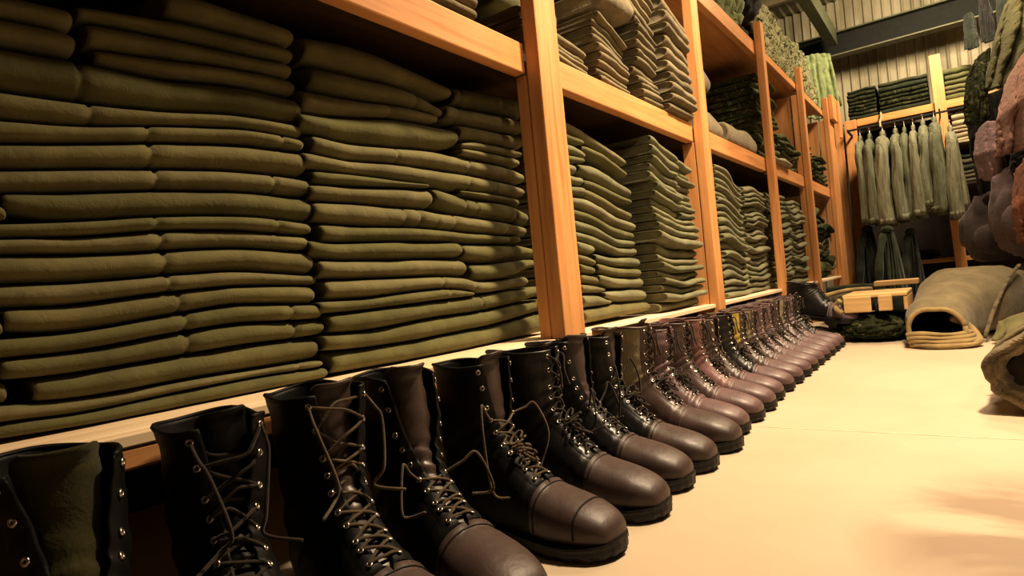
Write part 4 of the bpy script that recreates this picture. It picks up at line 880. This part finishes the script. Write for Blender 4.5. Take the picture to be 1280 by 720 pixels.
bpart('hanging_rail', (-.64, YB - .34, 1.385), (.12, YB - .325, 1.40), M['steel_dark'])
bpart('rail_bracket', (-.65, YB - .345, 1.38), (-.641, YB - .0505, 1.405), M['steel_dark'])
bpart('rail_bracket', (-.04, YB - .345, 1.401), (-.03, YB - .0505, 1.42), M['steel_dark'])
def xstack(where, group, x0, x1, z0, n, t, yf, mats, colour, name='folded_garment'):
    z = z0 + .001
    for i in range(n):
        h = t * rng.uniform(.7, 1.3)
        L = x1 - x0
        wv = lambda q, zz: .011 * noise.noise(Vector((q * .55 + x0 * 9, zz * 11, 3))) * min(1, (zz - z0) / .04)
        prof = [(L * q / 6, z + wv(q, z) + .001, z + h + wv(q, z + h) - .0005) for q in range(7)]
        o = roll(name, prof, 0, .36, pick(mats), rng.random() * 40, ny=12, hi=False)
        o.location = (x1 - rng.uniform(0, .01), yf, 0); o.rotation_euler = (0, 0, 0)
        # fold faces the aisle (-y): turn the roll by -90 degrees
        o.rotation_euler = (0, 0, -PI / 2); o.location = (x0 + rng.uniform(0, .008), yf, 0)
        tag(o, '%s folded garment %s up %s' % (colour, ORD[i + 1], where), 'folded clothing', group)
        z += h + .0008
xstack('in the corner pile on top of the back shelf', 'cloth at the corner of the back shelf', -.67, -.46, 1.535, 8, .030, YB + .02, M['camo_dark'] + [M['coat_green']], 'dark green')
xstack('in the middle pile on top of the back shelf', 'cloth in the middle of the back shelf', -.44, -.10, 1.535, 7, .036, YB + .02, [M['coat_green'], M['camo_dark'][0], fabric('deep_green', (.06, .065, .035))], 'deep green')
xstack('on top of the back shelf past its post', 'cloth past the post of the back shelf', .01, .19, 1.535, 6, .040, YB + .02, [fabric('moss_cloth', (.13, .135, .06)), fabric('moss_cloth_b', (.17, .16, .085))], 'moss green')
xstack('at the wall end on top of the back shelf', 'cloth at the wall end of the back shelf', .21, .46, 1.535, 6, .042, YB + .02, [fabric('grey_cloth', (.12, .105, .07)), M['pale']], 'greyish')
xstack('in the pile under the back shelf top board', 'pale cloth in the back shelf', .03, .22, 1.205, 6, .036, YB + .03, [M['pale'], fabric('buff', (.36, .30, .19))], 'buff')
xstack('below the pale pile in the back shelf', 'dark cloth in the back shelf', .03, .24, .875, 6, .04, YB + .03, [M['coat_green'], M['coat'], fabric('drab', (.10, .09, .06))], 'drab dark')
lump('folded_sack', (-.28, YB + .25, .345), (.16, .16, .045), M['coat'], 'dark sack lying on the low back shelf behind the crate', 'sack', 6, .15, flat=.302)

# hanging jackets
def jacket(x, ztop, L, w, mat, label, seed, yoff=0):
    y = YB - .33 + yoff * .5; x *= .955; ztop = .36 + (ztop - .36) * .955; L *= .955; w *= .88
    root = empty('hanging_jacket', (x, y, ztop), 0, label, 'jacket', 'green jackets hung under the back shelf')
    n = 26
    sec = [(0, .012, .04), (.012, .020, .09), (.04, .030, .17), (.10, .038, .205), (.3, .046, .22), (.55, .056, .232), (.85, .066, .24), (1, .070, .242)]
    n = 48; rings = []
    for j in range(20):
        t = j / 19
        for a, b in zip(sec, sec[1:]):
            if t <= b[0] + 1e-9:
                f = (t - a[0]) / (b[0] - a[0]); hx = a[1] + (b[1] - a[1]) * f; hy = a[2] + (b[2] - a[2]) * f; break
        hx *= w
        rings.append([Vector((hx * math.cos(th) * (1 + .30 * noise.noise(Vector((math.cos(th) * 3, math.sin(th) * 5, seed + t * .8))) + .22 * t ** .6 * math.sin(7 * th + 2.5 * noise.noise(Vector((seed, t * 2, th))))) + .006 * math.sin(t * 2.2 + seed),
                              hy * math.sin(th) * (1 + .10 * noise.noise(Vector((math.cos(th) * 5, math.sin(th) * 3, seed + t * 1.3)))) - .012 * math.sin(7 * th + seed) * t,
                              -t * L * (1 + .035 * math.sin(2 * th + seed) + .012 * math.sin(5 * th + seed)))) for th in [2 * PI * k / n for k in range(n)]])
    V, F = loft(rings); mesh_obj('jacket_body', V, F, mat, root)
    for sg, yy in ((-1, -.225), (1, .225)):
        pts = [(0, yy * .72, -.045), (.0, yy * 1.0, -.12), (.008 * math.sin(seed), yy * 1.06, -.3 * L / .75), (.014 * math.sin(seed * 2), yy * 1.08, -.55 * L / .75), (.012 * math.sin(seed), yy * 1.06, -.80 * L / .75)]
        P = catmull(pts, 6)
        V, F = tube_data(P, lambda t: (.030 + .024 * t ** .7) * w * .95, 20)
        V = [v + Vector((1, .6, 0)) * (.011 * w * noise.noise(Vector((v.x * 55, v.y * 40, v.z * 5 + seed)))) + Vector((.006 * noise.noise(Vector((seed, v.z * 14, 2))), 0, 0)) for v in V]
        s = mesh_obj('sleeve', V, F, mat, root)
        e = P[-1]
        V, F = tube_data([e + Vector((0, 0, .03)), e + Vector((0, 0, .01)), e + Vector((0, 0, -.012))], .056 * w * .93, 12)
        mesh_obj('cuff', V, F, mat, s)
    V, F = tube_data([Vector((0, -.07, -.02)), Vector((0, -.045, .022)), Vector((0, .0, .032)), Vector((0, .045, .022)), Vector((0, .07, -.02))], .012 * w + .005, 8)
    mesh_obj('collar', V, F, mat, root)
    V, F = tube_data(catmull([(0, 0, .02), (0, 0, .05), (0, .012, .07), (0, .0, .085), (0, -.012, .075)], 4), .003, 5)
    mesh_obj('hanger_hook', V, F, M['metal'], root)
JK = [(-.585, .74, .75, 'slim grey-green jacket hung at the corner post'), (-.515, .76, .85, 'grey-green jacket second from the corner on the hanging rail'),
      (-.425, .78, 1.35, 'broad olive jacket hung under the pale hook, third on the rail'), (-.335, .76, .95, 'grey-green jacket fourth from the corner on the hanging rail'),
      (-.275, .75, .8, 'narrow dark-edged jacket fifth from the corner on the rail'), (-.215, .74, .85, 'grey-green jacket sixth from the corner on the rail'),
      (-.150, .70, 1.0, 'shorter jacket seventh from the corner on the rail'), (-.075, .76, 1.15, 'wide jacket hung just before the orange back post')]
for i, (x, L, w, lab) in enumerate(JK):
    jacket(x, 1.335 if i < 6 else 1.36, L * .86, w, M['jacket'][i % 3], lab, i * 2.3 + 1, -.10 if i % 2 else -.06)
jacket(.02, 1.27, .62, 1.0, M['jacket'][2], 'jacket hung out in front of the orange back post', 31, -.13)
# pale tape holding the rail
tube('rail_tie', [(-.43, YB - .02, 1.545), (-.425, YB - .08, 1.50), (-.42, YB - .28, 1.43), (-.418, YB - .335, 1.41), (-.418, YB - .35, 1.37)], .008, M['pale']); tag(bpy.data.objects['rail_tie'], 'pale cord tied round the hanging rail above the broad jacket', 'cord')
# dark coats below the jackets
def dark_coat(x, y, z1, z0, w, mat, label, seed):
    root = empty('dark_coat', (x, y, z0), 0, label, 'coat', 'dark coats heaped under the hanging jackets')
    n = 72; rings = []
    H = z1 - z0
    for j in range(22):
        t = j / 21
        hw = w * (.28 + .72 * t ** .6); hd = .07 + .10 * t
        rings.append([Vector((hw * math.cos(th) * (1 + .12 * noise.noise(Vector((math.cos(th) * 3, seed, t * 3)))),
                              hd * math.sin(th) * (1 + .9 * noise.noise(Vector((math.cos(th) * 7, math.sin(th) * 3, seed + t * 1.6)))), H * (1 - t))) for th in [2 * PI * k / n for k in range(n)]])
    V, F = loft(rings); mesh_obj('coat_body', V, F, mat, root)
    V, F = tube_data(catmull([(-w * .25, -.07, H * .95), (-w * .55, -.13, H * .7), (-w * .75, -.17, H * .35), (-w * .8, -.18, H * .08)], 6), lambda t: .022 + .008 * t + .004 * math.sin(t * 15), 12)
    mesh_obj('sleeve', V, F, mat, root)
    V, F = tube_data(catmull([(-w * .2, -.06, H), (0, -.08, H * 1.02), (w * .2, -.05, H)], 6), .025, 8); mesh_obj('collar', V, F, mat, root)
dark_coat(-.56, 5.58, .58, .005, .088, M['coat'], 'dark green coat slumped under the jackets beside the corner post', 2.2)
dark_coat(-.41, 5.36, .55, .005, .095, M['coat_green'], 'dark green coat with hanging sleeves behind the wooden crate', 5.1)
dark_coat(-.28, 5.58, .52, .005, .07, M['coat'], 'dark coat nearest the low orange back shelf board', 8.6)
lump('cloth_heap', (-.44, 4.97, .06), (.15, .16, .07), M['camo_dark'][0], 'dark camouflage heap on the floor under the dark coats', 'cloth heap', 4, .25, flat=.002)

# ------------------------------------------------------------------ floor goods at the end of the aisle
cr = empty('wooden_crate', (-.30, 3.15, .132), .0, 'tan plywood crate lid with two blocks resting on a camouflage bundle', 'crate')
def cpart(name, lo, hi, mat, bev=.004):
    o = box(name, lo, hi, mat, cr, bev); return o
cpart('top_board', (-.125, -.14, .058), (.115, .22, .074), M['crate'])
cpart('front_board', (-.12, -.155, -.002), (-.015, -.139, .066), M['crate'])
cpart('front_block', (.012, -.175, .002), (.062, -.139, .066), M['crate'])
cpart('side_board', (-.125, -.137, .0), (-.11, .22, .057), M['crate'])
cpart('side_board', (.100, -.137, .0), (.115, .22, .057), M['crate'])
V, F = tube_data(catmull([(-.13, -.16, .055), (-.15, -.15, .035), (-.145, -.165, .015), (-.125, -.17, .0)], 5), .012, 8)
mesh_obj('rope_handle', V, F, M['khaki_edge'], cr)
tag(box('plank', (-.35, 3.50, .215), (-.165, 3.62, .240), M['crate'], None, .004), 'tan plank lying behind the crate at the mouth of the canvas bag', 'plank')
lump('support_sack', (-.265, 3.56, .095), (.09, .10, .100), M['coat'], 'dark sack on the floor under the tan plank', 'sack', 5, .1, flat=.002)
lump('camouflage_bundle', (-.325, 3.17, .058), (.145, .19, .058), M['camo_dark'][0], 'dark camouflage bundle on the floor under the wooden crate', 'bundle', 6, .09, 3.5, flat=.002, sub=5, ridge=.14)
tag(tube('tent_pole', [(-.56, 3.42, .19), (-.47, 3.53, .205), (-.38, 3.66, .20)], .012, M['khaki_edge']), 'tan wooden pole lying across the heap beside the crate', 'pole')
tag(tube('tent_pole', [(-.58, 3.64, .21), (-.46, 3.74, .215), (-.34, 3.88, .20)], .014, M['coat_green']), 'dark green pole lying behind the tan pole', 'pole')
lump('pole_sack', (-.50, 3.62, .08), (.10, .19, .085), M['camo_dark'][0], 'dark mottled sack under the two poles', 'sack', 9, .12, flat=.002)
lump('cloth_bundle', (-.58, 3.07, .034), (.10, .10, .036), M['black'], 'black bundle on the floor under the toppled boot', 'bundle', 2, .12, flat=.002)
lump('tan_sack', (-.54, 4.05, .10), (.10, .2, .10), M['khaki'], 'tan sack pushed under the far end of the shelving', 'sack', 12, .12, flat=.002)

# big canvas bag with an open mouth
bag = empty('canvas_bag', (0, 0, 0), 0, 'large khaki canvas bag lying on the floor with a dark open mouth', 'bag')
secs = [  # centre x, y, width, height, skew of far side
    (-.092, 2.80, .092, .150), (-.085, 2.90, .102, .172), (-.060, 3.05, .125, .21), (-.01, 3.25, .165, .255), (.04, 3.45, .195, .275), (.09, 3.65, .20, .265), (.13, 3.80, .18, .22), (.15, 3.90, .12, .12)]
rings = []
NS = 40
def bag_ring(x, y, w, h, seed, k=1.0):
    rg = []
    for i in range(NS):
        th = 2 * PI * i / NS
        c, s = math.cos(th), math.sin(th)
        px = x + w * math.copysign(abs(c) ** .75, c) * k
        pz = h * (.5 + .5 * s) if s > 0 else h * .5 + h * .5 * math.copysign(abs(s) ** .5, s)
        d = noise.noise(Vector((px * 7, y * 6, pz * 7 + seed))) * .016 + noise.noise(Vector((px * 18, y * 16, pz * 18 + seed))) * .006
        rg.append(Vector((px + d * c, y + d * .4, max(.002, h * .5 + (pz - h * .5) * k + d * max(s, 0)))))
    return rg
def lerp_secs(secs, m):
    P = catmull([(a[0], a[1], a[2]) for a in secs], m); Q = catmull([(a[3], 0, 0) for a in secs], m)
    return [(p.x, p.y, p.z, q.x) for p, q in zip(P, Q)]
LS = lerp_secs(secs, 5)
for (x, y, w, h) in LS: rings.append(bag_ring(x, y, w, h, 3))
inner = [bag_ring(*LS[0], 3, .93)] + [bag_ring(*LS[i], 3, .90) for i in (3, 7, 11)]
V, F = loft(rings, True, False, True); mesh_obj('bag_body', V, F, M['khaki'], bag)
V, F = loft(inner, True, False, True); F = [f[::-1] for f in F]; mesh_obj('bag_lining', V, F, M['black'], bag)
rim = bag_ring(*LS[0], 3, .97); rim.append(rim[0]); rim = [p + Vector((0, -.004, .003)) for p in rim]
V, F = tube_data(rim, .009, 7); mesh_obj('mouth_rim', V, F, M['khaki_edge'], bag)
for j in range(4):
    pts = [(-.185 + .004 * j, 2.79, .052 - j * .014 ), (-.13, 2.765 - .008 * j, .056 - j * .014), (-.07, 2.76 - .01 * j, .052 - j * .0135), (-.02 + .012 * j, 2.775 - .006 * j, .050 - j * .012), (.015 + .01 * j, 2.83, .052 - j * .011)]
    V, F = tube_data(catmull(pts, 6), lambda t: .0085 + .002 * math.sin(t * 9 + j), 7); mesh_obj('rolled_hem', V, F, M['khaki_edge'], bag)
V, F = tube_data(catmull([(-.04, 2.83, .105), (0.005, 2.86, .075), (.03, 2.84, .04), (.035, 2.80, .02), (.01, 2.775, .014), (-.02, 2.78, .013)], 6), .013, 8); mesh_obj('drawn_cord', V, F, M['khaki_edge'], bag)
V, F = tube_data(catmull([(.055, 2.92, .02), (.10, 3.1, .12), (.16, 3.3, .22), (.21, 3.5, .265)], 6), .008, 6); mesh_obj('piping', V, F, M['duffel'], bag)
V, F = tube_data(catmull([(-.02, 3.02, .165), (-.002, 3.06, .18), (.02, 3.08, .19)], 4), .004, 6); mesh_obj('strap_loop', V, F, M['duffel'], bag)
# second folded canvas beside it
fb = lump('canvas_pack', (.31, 3.20, .10), (.085, .20, .125), M['duffel'], 'drab canvas pack lying beside the large khaki bag', 'bag', 7, .12, flat=.002, rz=-.2)
drape('canvas_flap', [[(.10, 2.93, .075), (.17, 2.97, .10), (.26, 2.96, .12)], [(.09, 2.89, .035), (.17, 2.90, .05), (.26, 2.91, .06)], [(.07, 2.87, .014), (.15, 2.86, .016), (.26, 2.87, .018)]], M['olive'][3],
      'olive canvas flap trailing on the floor before the drab pack', 'canvas flap', folds=3, amp=.012, seed=4, nu=24, nv=12)

# rolled sleeping bag in the near aisle
rb = empty('bedroll', (.150, 1.70, .1), -.16, 'weathered canvas bedroll with a dark spiral end lying alone on the open floor', 'bedroll')
def bed_ring(y, k=1.0, wr=1.0):
    rg = []
    for i in range(56):
        th = 2 * PI * i / 56; c, s_ = math.cos(th), math.sin(th)
        rx, rz_ = .112, (.098 if s_ > 0 else .112)
        d = wr * (.009 * noise.noise(Vector((c * 2.2, s_ * 2.2, y * 3))) + .0035 * math.sin(th * 9 + y * 14 + 4 * noise.noise(Vector((c * 2, s_ * 2 + y * 4, 1)))))
        rg.append(Vector(((rx * k + d) * c + .055 * max(0, s_) ** 1.3 * k - .012 * (1 - abs(s_)), y, max(-.0985, (rz_ * k + d) * s_))))
    return rg
rings = [bed_ring(-.040, .60), bed_ring(-.060, .66), bed_ring(-.068, .74), bed_ring(-.062, .80), bed_ring(-.069, .87), bed_ring(-.064, .94), bed_ring(-.050, .99)] + [bed_ring(-.035 + .46 * j / 22) for j in range(23)] + [bed_ring(.44, .9), bed_ring(.445, .5)]
V, F = loft(rings, True, False, True); mesh_obj('roll_body', V, F, M['duffel'], rb)
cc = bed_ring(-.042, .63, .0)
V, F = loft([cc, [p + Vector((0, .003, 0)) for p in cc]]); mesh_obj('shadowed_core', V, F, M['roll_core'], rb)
sp = []
for k in range(64):
    a = k * .24; R_ = .058 - .0008 * k
    sp.append(Vector((math.cos(a + 3.4) * R_ + .018 + .02 * max(0, math.sin(a + 3.4)), -.046 - .002 * math.sin(a), math.sin(a + 3.4) * R_ * .95)))
V, F = tube_data(sp, .0085, 7); mesh_obj('spiral_end', V, F, M['duffel'], rb)
V, F = tube_data([p * 1.03 + Vector((0, .14 - p.y * .03, 0)) for p in [Vector((q.x, 0, max(-.0945, q.z))) for q in bed_ring(.14, 1.0, .4)]], .007, 6)
mesh_obj('strap', V, F, M['khaki'], rb)

# ------------------------------------------------------------------ heap of clothing along the far right of the aisle
def pack(c, r, mat, label, seed, cat='bag', flat=None, rz=0):
    root = empty('rucksack', c, rz, label, cat)
    b = lump('pack_body', (0, 0, 0), r, mat, None, None, seed, .14, 2.2, None if flat is None else flat - c[2], parent=root, ridge=.12)
    lump('pack_pocket', (-r[0] * .15, -r[1] * .86, -r[2] * .25), (r[0] * .55, r[1] * .3, r[2] * .42), mat, None, None, seed + 3, .1, 2, parent=root, sub=3)
    V, F = tube_data(catmull([(-r[0] * .3, -r[1] * .5, r[2] * .75), (-r[0] * .15, -r[1] * .8, r[2] * .95), (r[0] * .25, -r[1] * .5, r[2] * .85)], 6), .018, 8)
    mesh_obj('pack_strap', V, F, mat, root); return root
pack((.185, 4.38, .45), (.16, .16, .20), M['greyp'], 'grey-brown rucksack propped beside the back shelf over the canvas bag', 2, flat=.275)
pack((.275, 3.98, .52), (.135, .12, .22), M['mauve'], 'mauve rucksack standing before the grey-brown one', 6, flat=.275)
lump('dark_bale', (.42, 4.42, .125), (.40, .40, .125), M['black'], 'black bale on the floor carrying the rucksacks', 'bale', 4, .10, flat=.002)
def garment_drape(name, rows, mat, label, cat, seed, folds, amp):
    return drape(name, rows, mat, label, cat, folds=folds, amp=amp, seed=seed, nu=80, nv=60, thick=.012)
garment_drape('hanging_red_jacket', [[(.235, 3.66, .68), (.30, 3.60, .76), (.42, 3.6, .78)], [(.215, 3.58, .52), (.30, 3.5, .56), (.44, 3.52, .58)], [(.215, 3.6, .36), (.30, 3.52, .34), (.44, 3.55, .34)]], M['rust'],
              'rust red jacket slung over the heap above the canvas bag', 'jacket', 4, 5, .022)
garment_drape('pink_coverall', [[(.255, 4.02, 1.16), (.36, 3.9, 1.30), (.55, 3.9, 1.36)], [(.20, 3.94, .98), (.34, 3.8, 1.06), (.56, 3.8, 1.10)], [(.19, 3.94, .80), (.30, 3.84, .80), (.56, 3.84, .82)]], M['pink'],
              'dusty pink coverall hanging in folds high on the clothing heap', 'coverall', 7, 5, .03)
garment_drape('lilac_shirt', [[(.125, 4.12, .96), (.17, 4.05, 1.0), (.215, 4.02, .98)], [(.105, 4.08, .84), (.16, 4.0, .84), (.21, 3.98, .84)], [(.12, 4.08, .72), (.17, 4.02, .69), (.20, 4.0, .70)]], M['lilac'],
              'lilac shirt poking out below the pink coverall', 'shirt', 3, 3, .016)
garment_drape('olive_tarp', [[(.30, 4.25, 1.62), (.42, 4.2, 1.72), (.66, 4.2, 1.74)], [(.23, 4.2, 1.42), (.37, 4.10, 1.46), (.66, 4.1, 1.5)], [(.175, 4.22, 1.20), (.28, 4.12, 1.18), (.66, 4.1, 1.30)]], M['olive_drape'],
              'olive tarp slung over the very top of the clothing heap', 'tarp', 5, 4, .03)
garment_drape('black_coat', [[(.10, 4.45, 1.12), (.19, 4.40, 1.20), (.30, 4.38, 1.22)], [(.10, 4.44, .9), (.2, 4.36, .9), (.36, 4.36, .9)], [(.13, 4.46, .62), (.22, 4.38, .60), (.42, 4.38, .60)]], M['black'],
              'black coat hanging behind the lilac shirt on the heap', 'coat', 8, 4, .03)
garment_drape('hanging_trousers', [[(.235, 3.74, .78), (.32, 3.71, .79), (.54, 3.71, .79)], [(.225, 3.74, .72), (.32, 3.71, .73), (.54, 3.71, .73)], [(.245, 3.74, .62), (.34, 3.71, .63), (.54, 3.71, .63)]], M['black'],
              'black trousers hanging between the pink coverall and the mauve rucksack', 'trousers', 12, 4, .02)
garment_drape('hanging_camouflage_jacket', [[(.115, 4.3, 1.30), (.16, 4.26, 1.38), (.22, 4.24, 1.42)], [(.09, 4.28, 1.17), (.14, 4.22, 1.2), (.20, 4.2, 1.22)], [(.085, 4.28, 1.05), (.13, 4.22, 1.02), (.18, 4.2, 1.04)]], M['camo_dark'][0],
              'dark camouflage jacket hanging at the outer edge of the heap', 'jacket', 15, 3, .02)
lump('clothing_bale', (.82, 4.45, .72), (.28, .28, .46), M['black'], 'tall black bale of clothing behind the hanging garments', 'bale', 11, .08, flat=.262)
rk = empty('garment_rack', (.4, 4.95, 0), 0, 'dark steel garment rack carrying the heap of hanging clothes', 'rack')
for nm, pts in (('rack_post', [(.0, .02, 0), (.0, .02, 1.64)]), ('rack_post', [(.62, .02, 0), (.62, .02, 1.64)]), ('rack_rail', [(-.01, .02, 1.62), (.63, .02, 1.62)])):
    V, F = tube_data([Vector(p) for p in pts], .012, 8); mesh_obj(nm, V, F, M['steel_dark'], rk)
# dark clothes hung from the roof steel over the back shelf
for i, (x, z1, z0, m, lab) in enumerate([(.20, 2.10, 1.86, 'coat', 'dark coat dangling from the roof beam over the back shelf'), (.30, 2.20, 1.88, 'black', 'black overalls dangling from the roof beam beside the dark coat'),
                                         (.40, 2.18, 1.92, 'coat', 'dark green smock dangling from the roof beam, third over the back shelf')]):
    garment_drape('hanging_smock', [[(x - .03, 5.9, z1), (x, 5.86, z1 + .02), (x + .03, 5.9, z1)], [(x - .04, 5.88, (z0 + z1) / 2), (x, 5.84, (z0 + z1) / 2), (x + .04, 5.88, (z0 + z1) / 2)],
                                    [(x - .04, 5.88, z0), (x, 5.84, z0 - .02), (x + .04, 5.88, z0)]], M[m], lab, 'smock', i * 3 + 1, 2, .012)

# ------------------------------------------------------------------ room
def struct(o): o['kind'] = 'structure'; return o
fl = struct(box('floor', (-1.5, -1.8, -.05), (2.0, 7.0, 0), floor_mat(), None, 0))
# pale joint line across the slab
struct(box('trim_1', (-.9, 1.447, -.001), (2.0, 1.453, .0006), plain('joint_filler', (.62, .52, .385), .5), None, 0))
struct(box('wall_left', (-1.5, -1.8, 0), (-1.40, 7.0, 2.9), M['dark_board'], None, 0))
struct(box('wall_right', (1.9, -1.8, 0), (2.0, 7.0, 2.9), plain('dim_wall', (.16, .13, .09), .8), None, 0))
struct(box('wall_front', (-1.5, -1.8, 0), (2.0, -1.7, 2.9), plain('dim_wall_b', (.16, .13, .09), .8), None, 0))
def corrugated(name, mat, fn, n, m=2):
    V, F = [], []
    for i in range(n):
        for j in range(m): V.append(fn(i / (n - 1), j / (m - 1)))
    for i in range(n - 1):
        for j in range(m - 1): F.append((i * m + j, i * m + j + 1, (i + 1) * m + j + 1, (i + 1) * m + j))
    o = mesh_obj(name, V, F, mat); return struct(o)
def rib(s):
    f = s % 1.0
    return 0.0 if f < .55 else (.5 - .5 * math.cos((f - .55) / .45 * 2 * PI))
corrugated('wall_back', M['corr'], lambda u, v: (-1.5 + 3.5 * u, 6.75 - .022 * rib(u * 3.5 / .075), 3.0 * v), 900)
corrugated('ceiling', M['corr_roof'], lambda u, v: (-1.5 + 3.5 * u, -1.8 + 8.8 * v, 2.85 - .022 * rib(u * 3.5 / .075)), 900)
def beam(name, lo, hi, mat): return struct(box(name, lo, hi, mat, None, .003))
# roof steel: an I beam across, a girder along, light purlins
for i, (y, z) in enumerate(((6.30, 2.20),)):
    beam('beam_%d' % (i + 1), (-1.4, y + .055, z + .014), (1.9, y + .065, z + .20), M['steel_dark'])
    beam('beam_%d_flange_lower' % (i + 1), (-1.4, y, z), (1.9, y + .12, z + .0135), M['flange'])
    beam('beam_%d_flange_upper' % (i + 1), (-1.4, y, z + .2005), (1.9, y + .12, z + .214), M['steel_green'])
beam('beam_2', (-.80, 3.6, 2.26), (-.72, 6.2, 2.40), M['steel_green'])
for i, y in enumerate((5.1, 5.7, 6.1)):
    beam('beam_%d' % (i + 3), (-1.4, y, 2.75), (1.9, y + .06, 2.82), plain('pale_purlin', (.32, .27, .16), .7))

# ------------------------------------------------------------------ lights
def area(name, loc, size, power, color, target=None, size_y=None):
    l = bpy.data.lights.new(name, 'AREA'); l.energy = power; l.color = color; l.size = size
    if size_y: l.shape = 'RECTANGLE'; l.size_y = size_y
    o = bpy.data.objects.new(name, l); col.objects.link(o); o.location = loc
    d = (Vector(target) - Vector(loc)) if target else Vector((0, 0, -1))
    o.rotation_euler = d.to_track_quat('-Z', 'Y').to_euler(); return o
WARM = (1.0, .78, .52)
sl = bpy.data.lights.new('aisle_vignette_spot', 'SPOT'); sl.energy = 440; sl.color = WARM; sl.spot_size = math.radians(94); sl.spot_blend = .9; sl.shadow_soft_size = .10  # unseen key lamp, soft cone edge shaped to vignette the near stacks
so_ = bpy.data.objects.new('aisle_vignette_spot', sl); col.objects.link(so_); so_.location = (.3, 1.55, 2.4)
so_.rotation_euler = (Vector((-.42, 1.72, .2)) - Vector((.3, 1.55, 2.4))).to_track_quat('-Z', 'Y').to_euler()
area('ceiling_lamp', (.22, 2.6, 2.35), .30, 20, WARM)
area('ceiling_lamp', (.15, 3.9, 2.35), .35, 35, WARM)
area('ceiling_lamp', (.20, 5.0, 2.45), .4, 58, (1.0, .80, .55), (0, 6.2, 1.2))
s2 = bpy.data.lights.new('side_spot', 'SPOT'); s2.energy = 60; s2.color = WARM; s2.spot_size = math.radians(62); s2.spot_blend = .9; s2.shadow_soft_size = .12
so2 = bpy.data.objects.new('side_spot', s2); col.objects.link(so2); so2.location = (1.0, .6, 2.1)
so2.rotation_euler = (Vector((-.7, 2.0, .35)) - Vector((1.0, .6, 2.1))).to_track_quat('-Z', 'Y').to_euler()
w = bpy.data.worlds.new('room_air'); sc.world = w; w.use_nodes = True
w.node_tree.nodes['Background'].inputs[0].default_value = (.9, .75, .5, 1); w.node_tree.nodes['Background'].inputs[1].default_value = .015

# ------------------------------------------------------------------ camera
cam = bpy.data.cameras.new('camera'); co = bpy.data.objects.new('camera', cam); col.objects.link(co); sc.camera = co
cam.sensor_width = 36; cam.lens = 769 / 1280 * 36; cam.shift_y = 5 / 1280; cam.clip_start = .02
yaw, ro = math.radians(36.088), math.radians(5.4666)
R = Vector((math.cos(yaw), math.sin(yaw), 0)); Fw = Vector((-math.sin(yaw), math.cos(yaw), 0)); U = Vector((0, 0, 1))
X = R * math.cos(ro) - U * math.sin(ro); Y = R * math.sin(ro) + U * math.cos(ro); Z = -Fw
co.matrix_world = Matrix(((X.x, Y.x, Z.x, 0), (X.y, Y.y, Z.y, 0), (X.z, Y.z, Z.z, .36), (0, 0, 0, 1)))
cam.dof.use_dof = False
sc.view_settings.view_transform = 'Standard'; sc.view_settings.look = 'None'; sc.view_settings.exposure = .2; sc.view_settings.gamma = .88
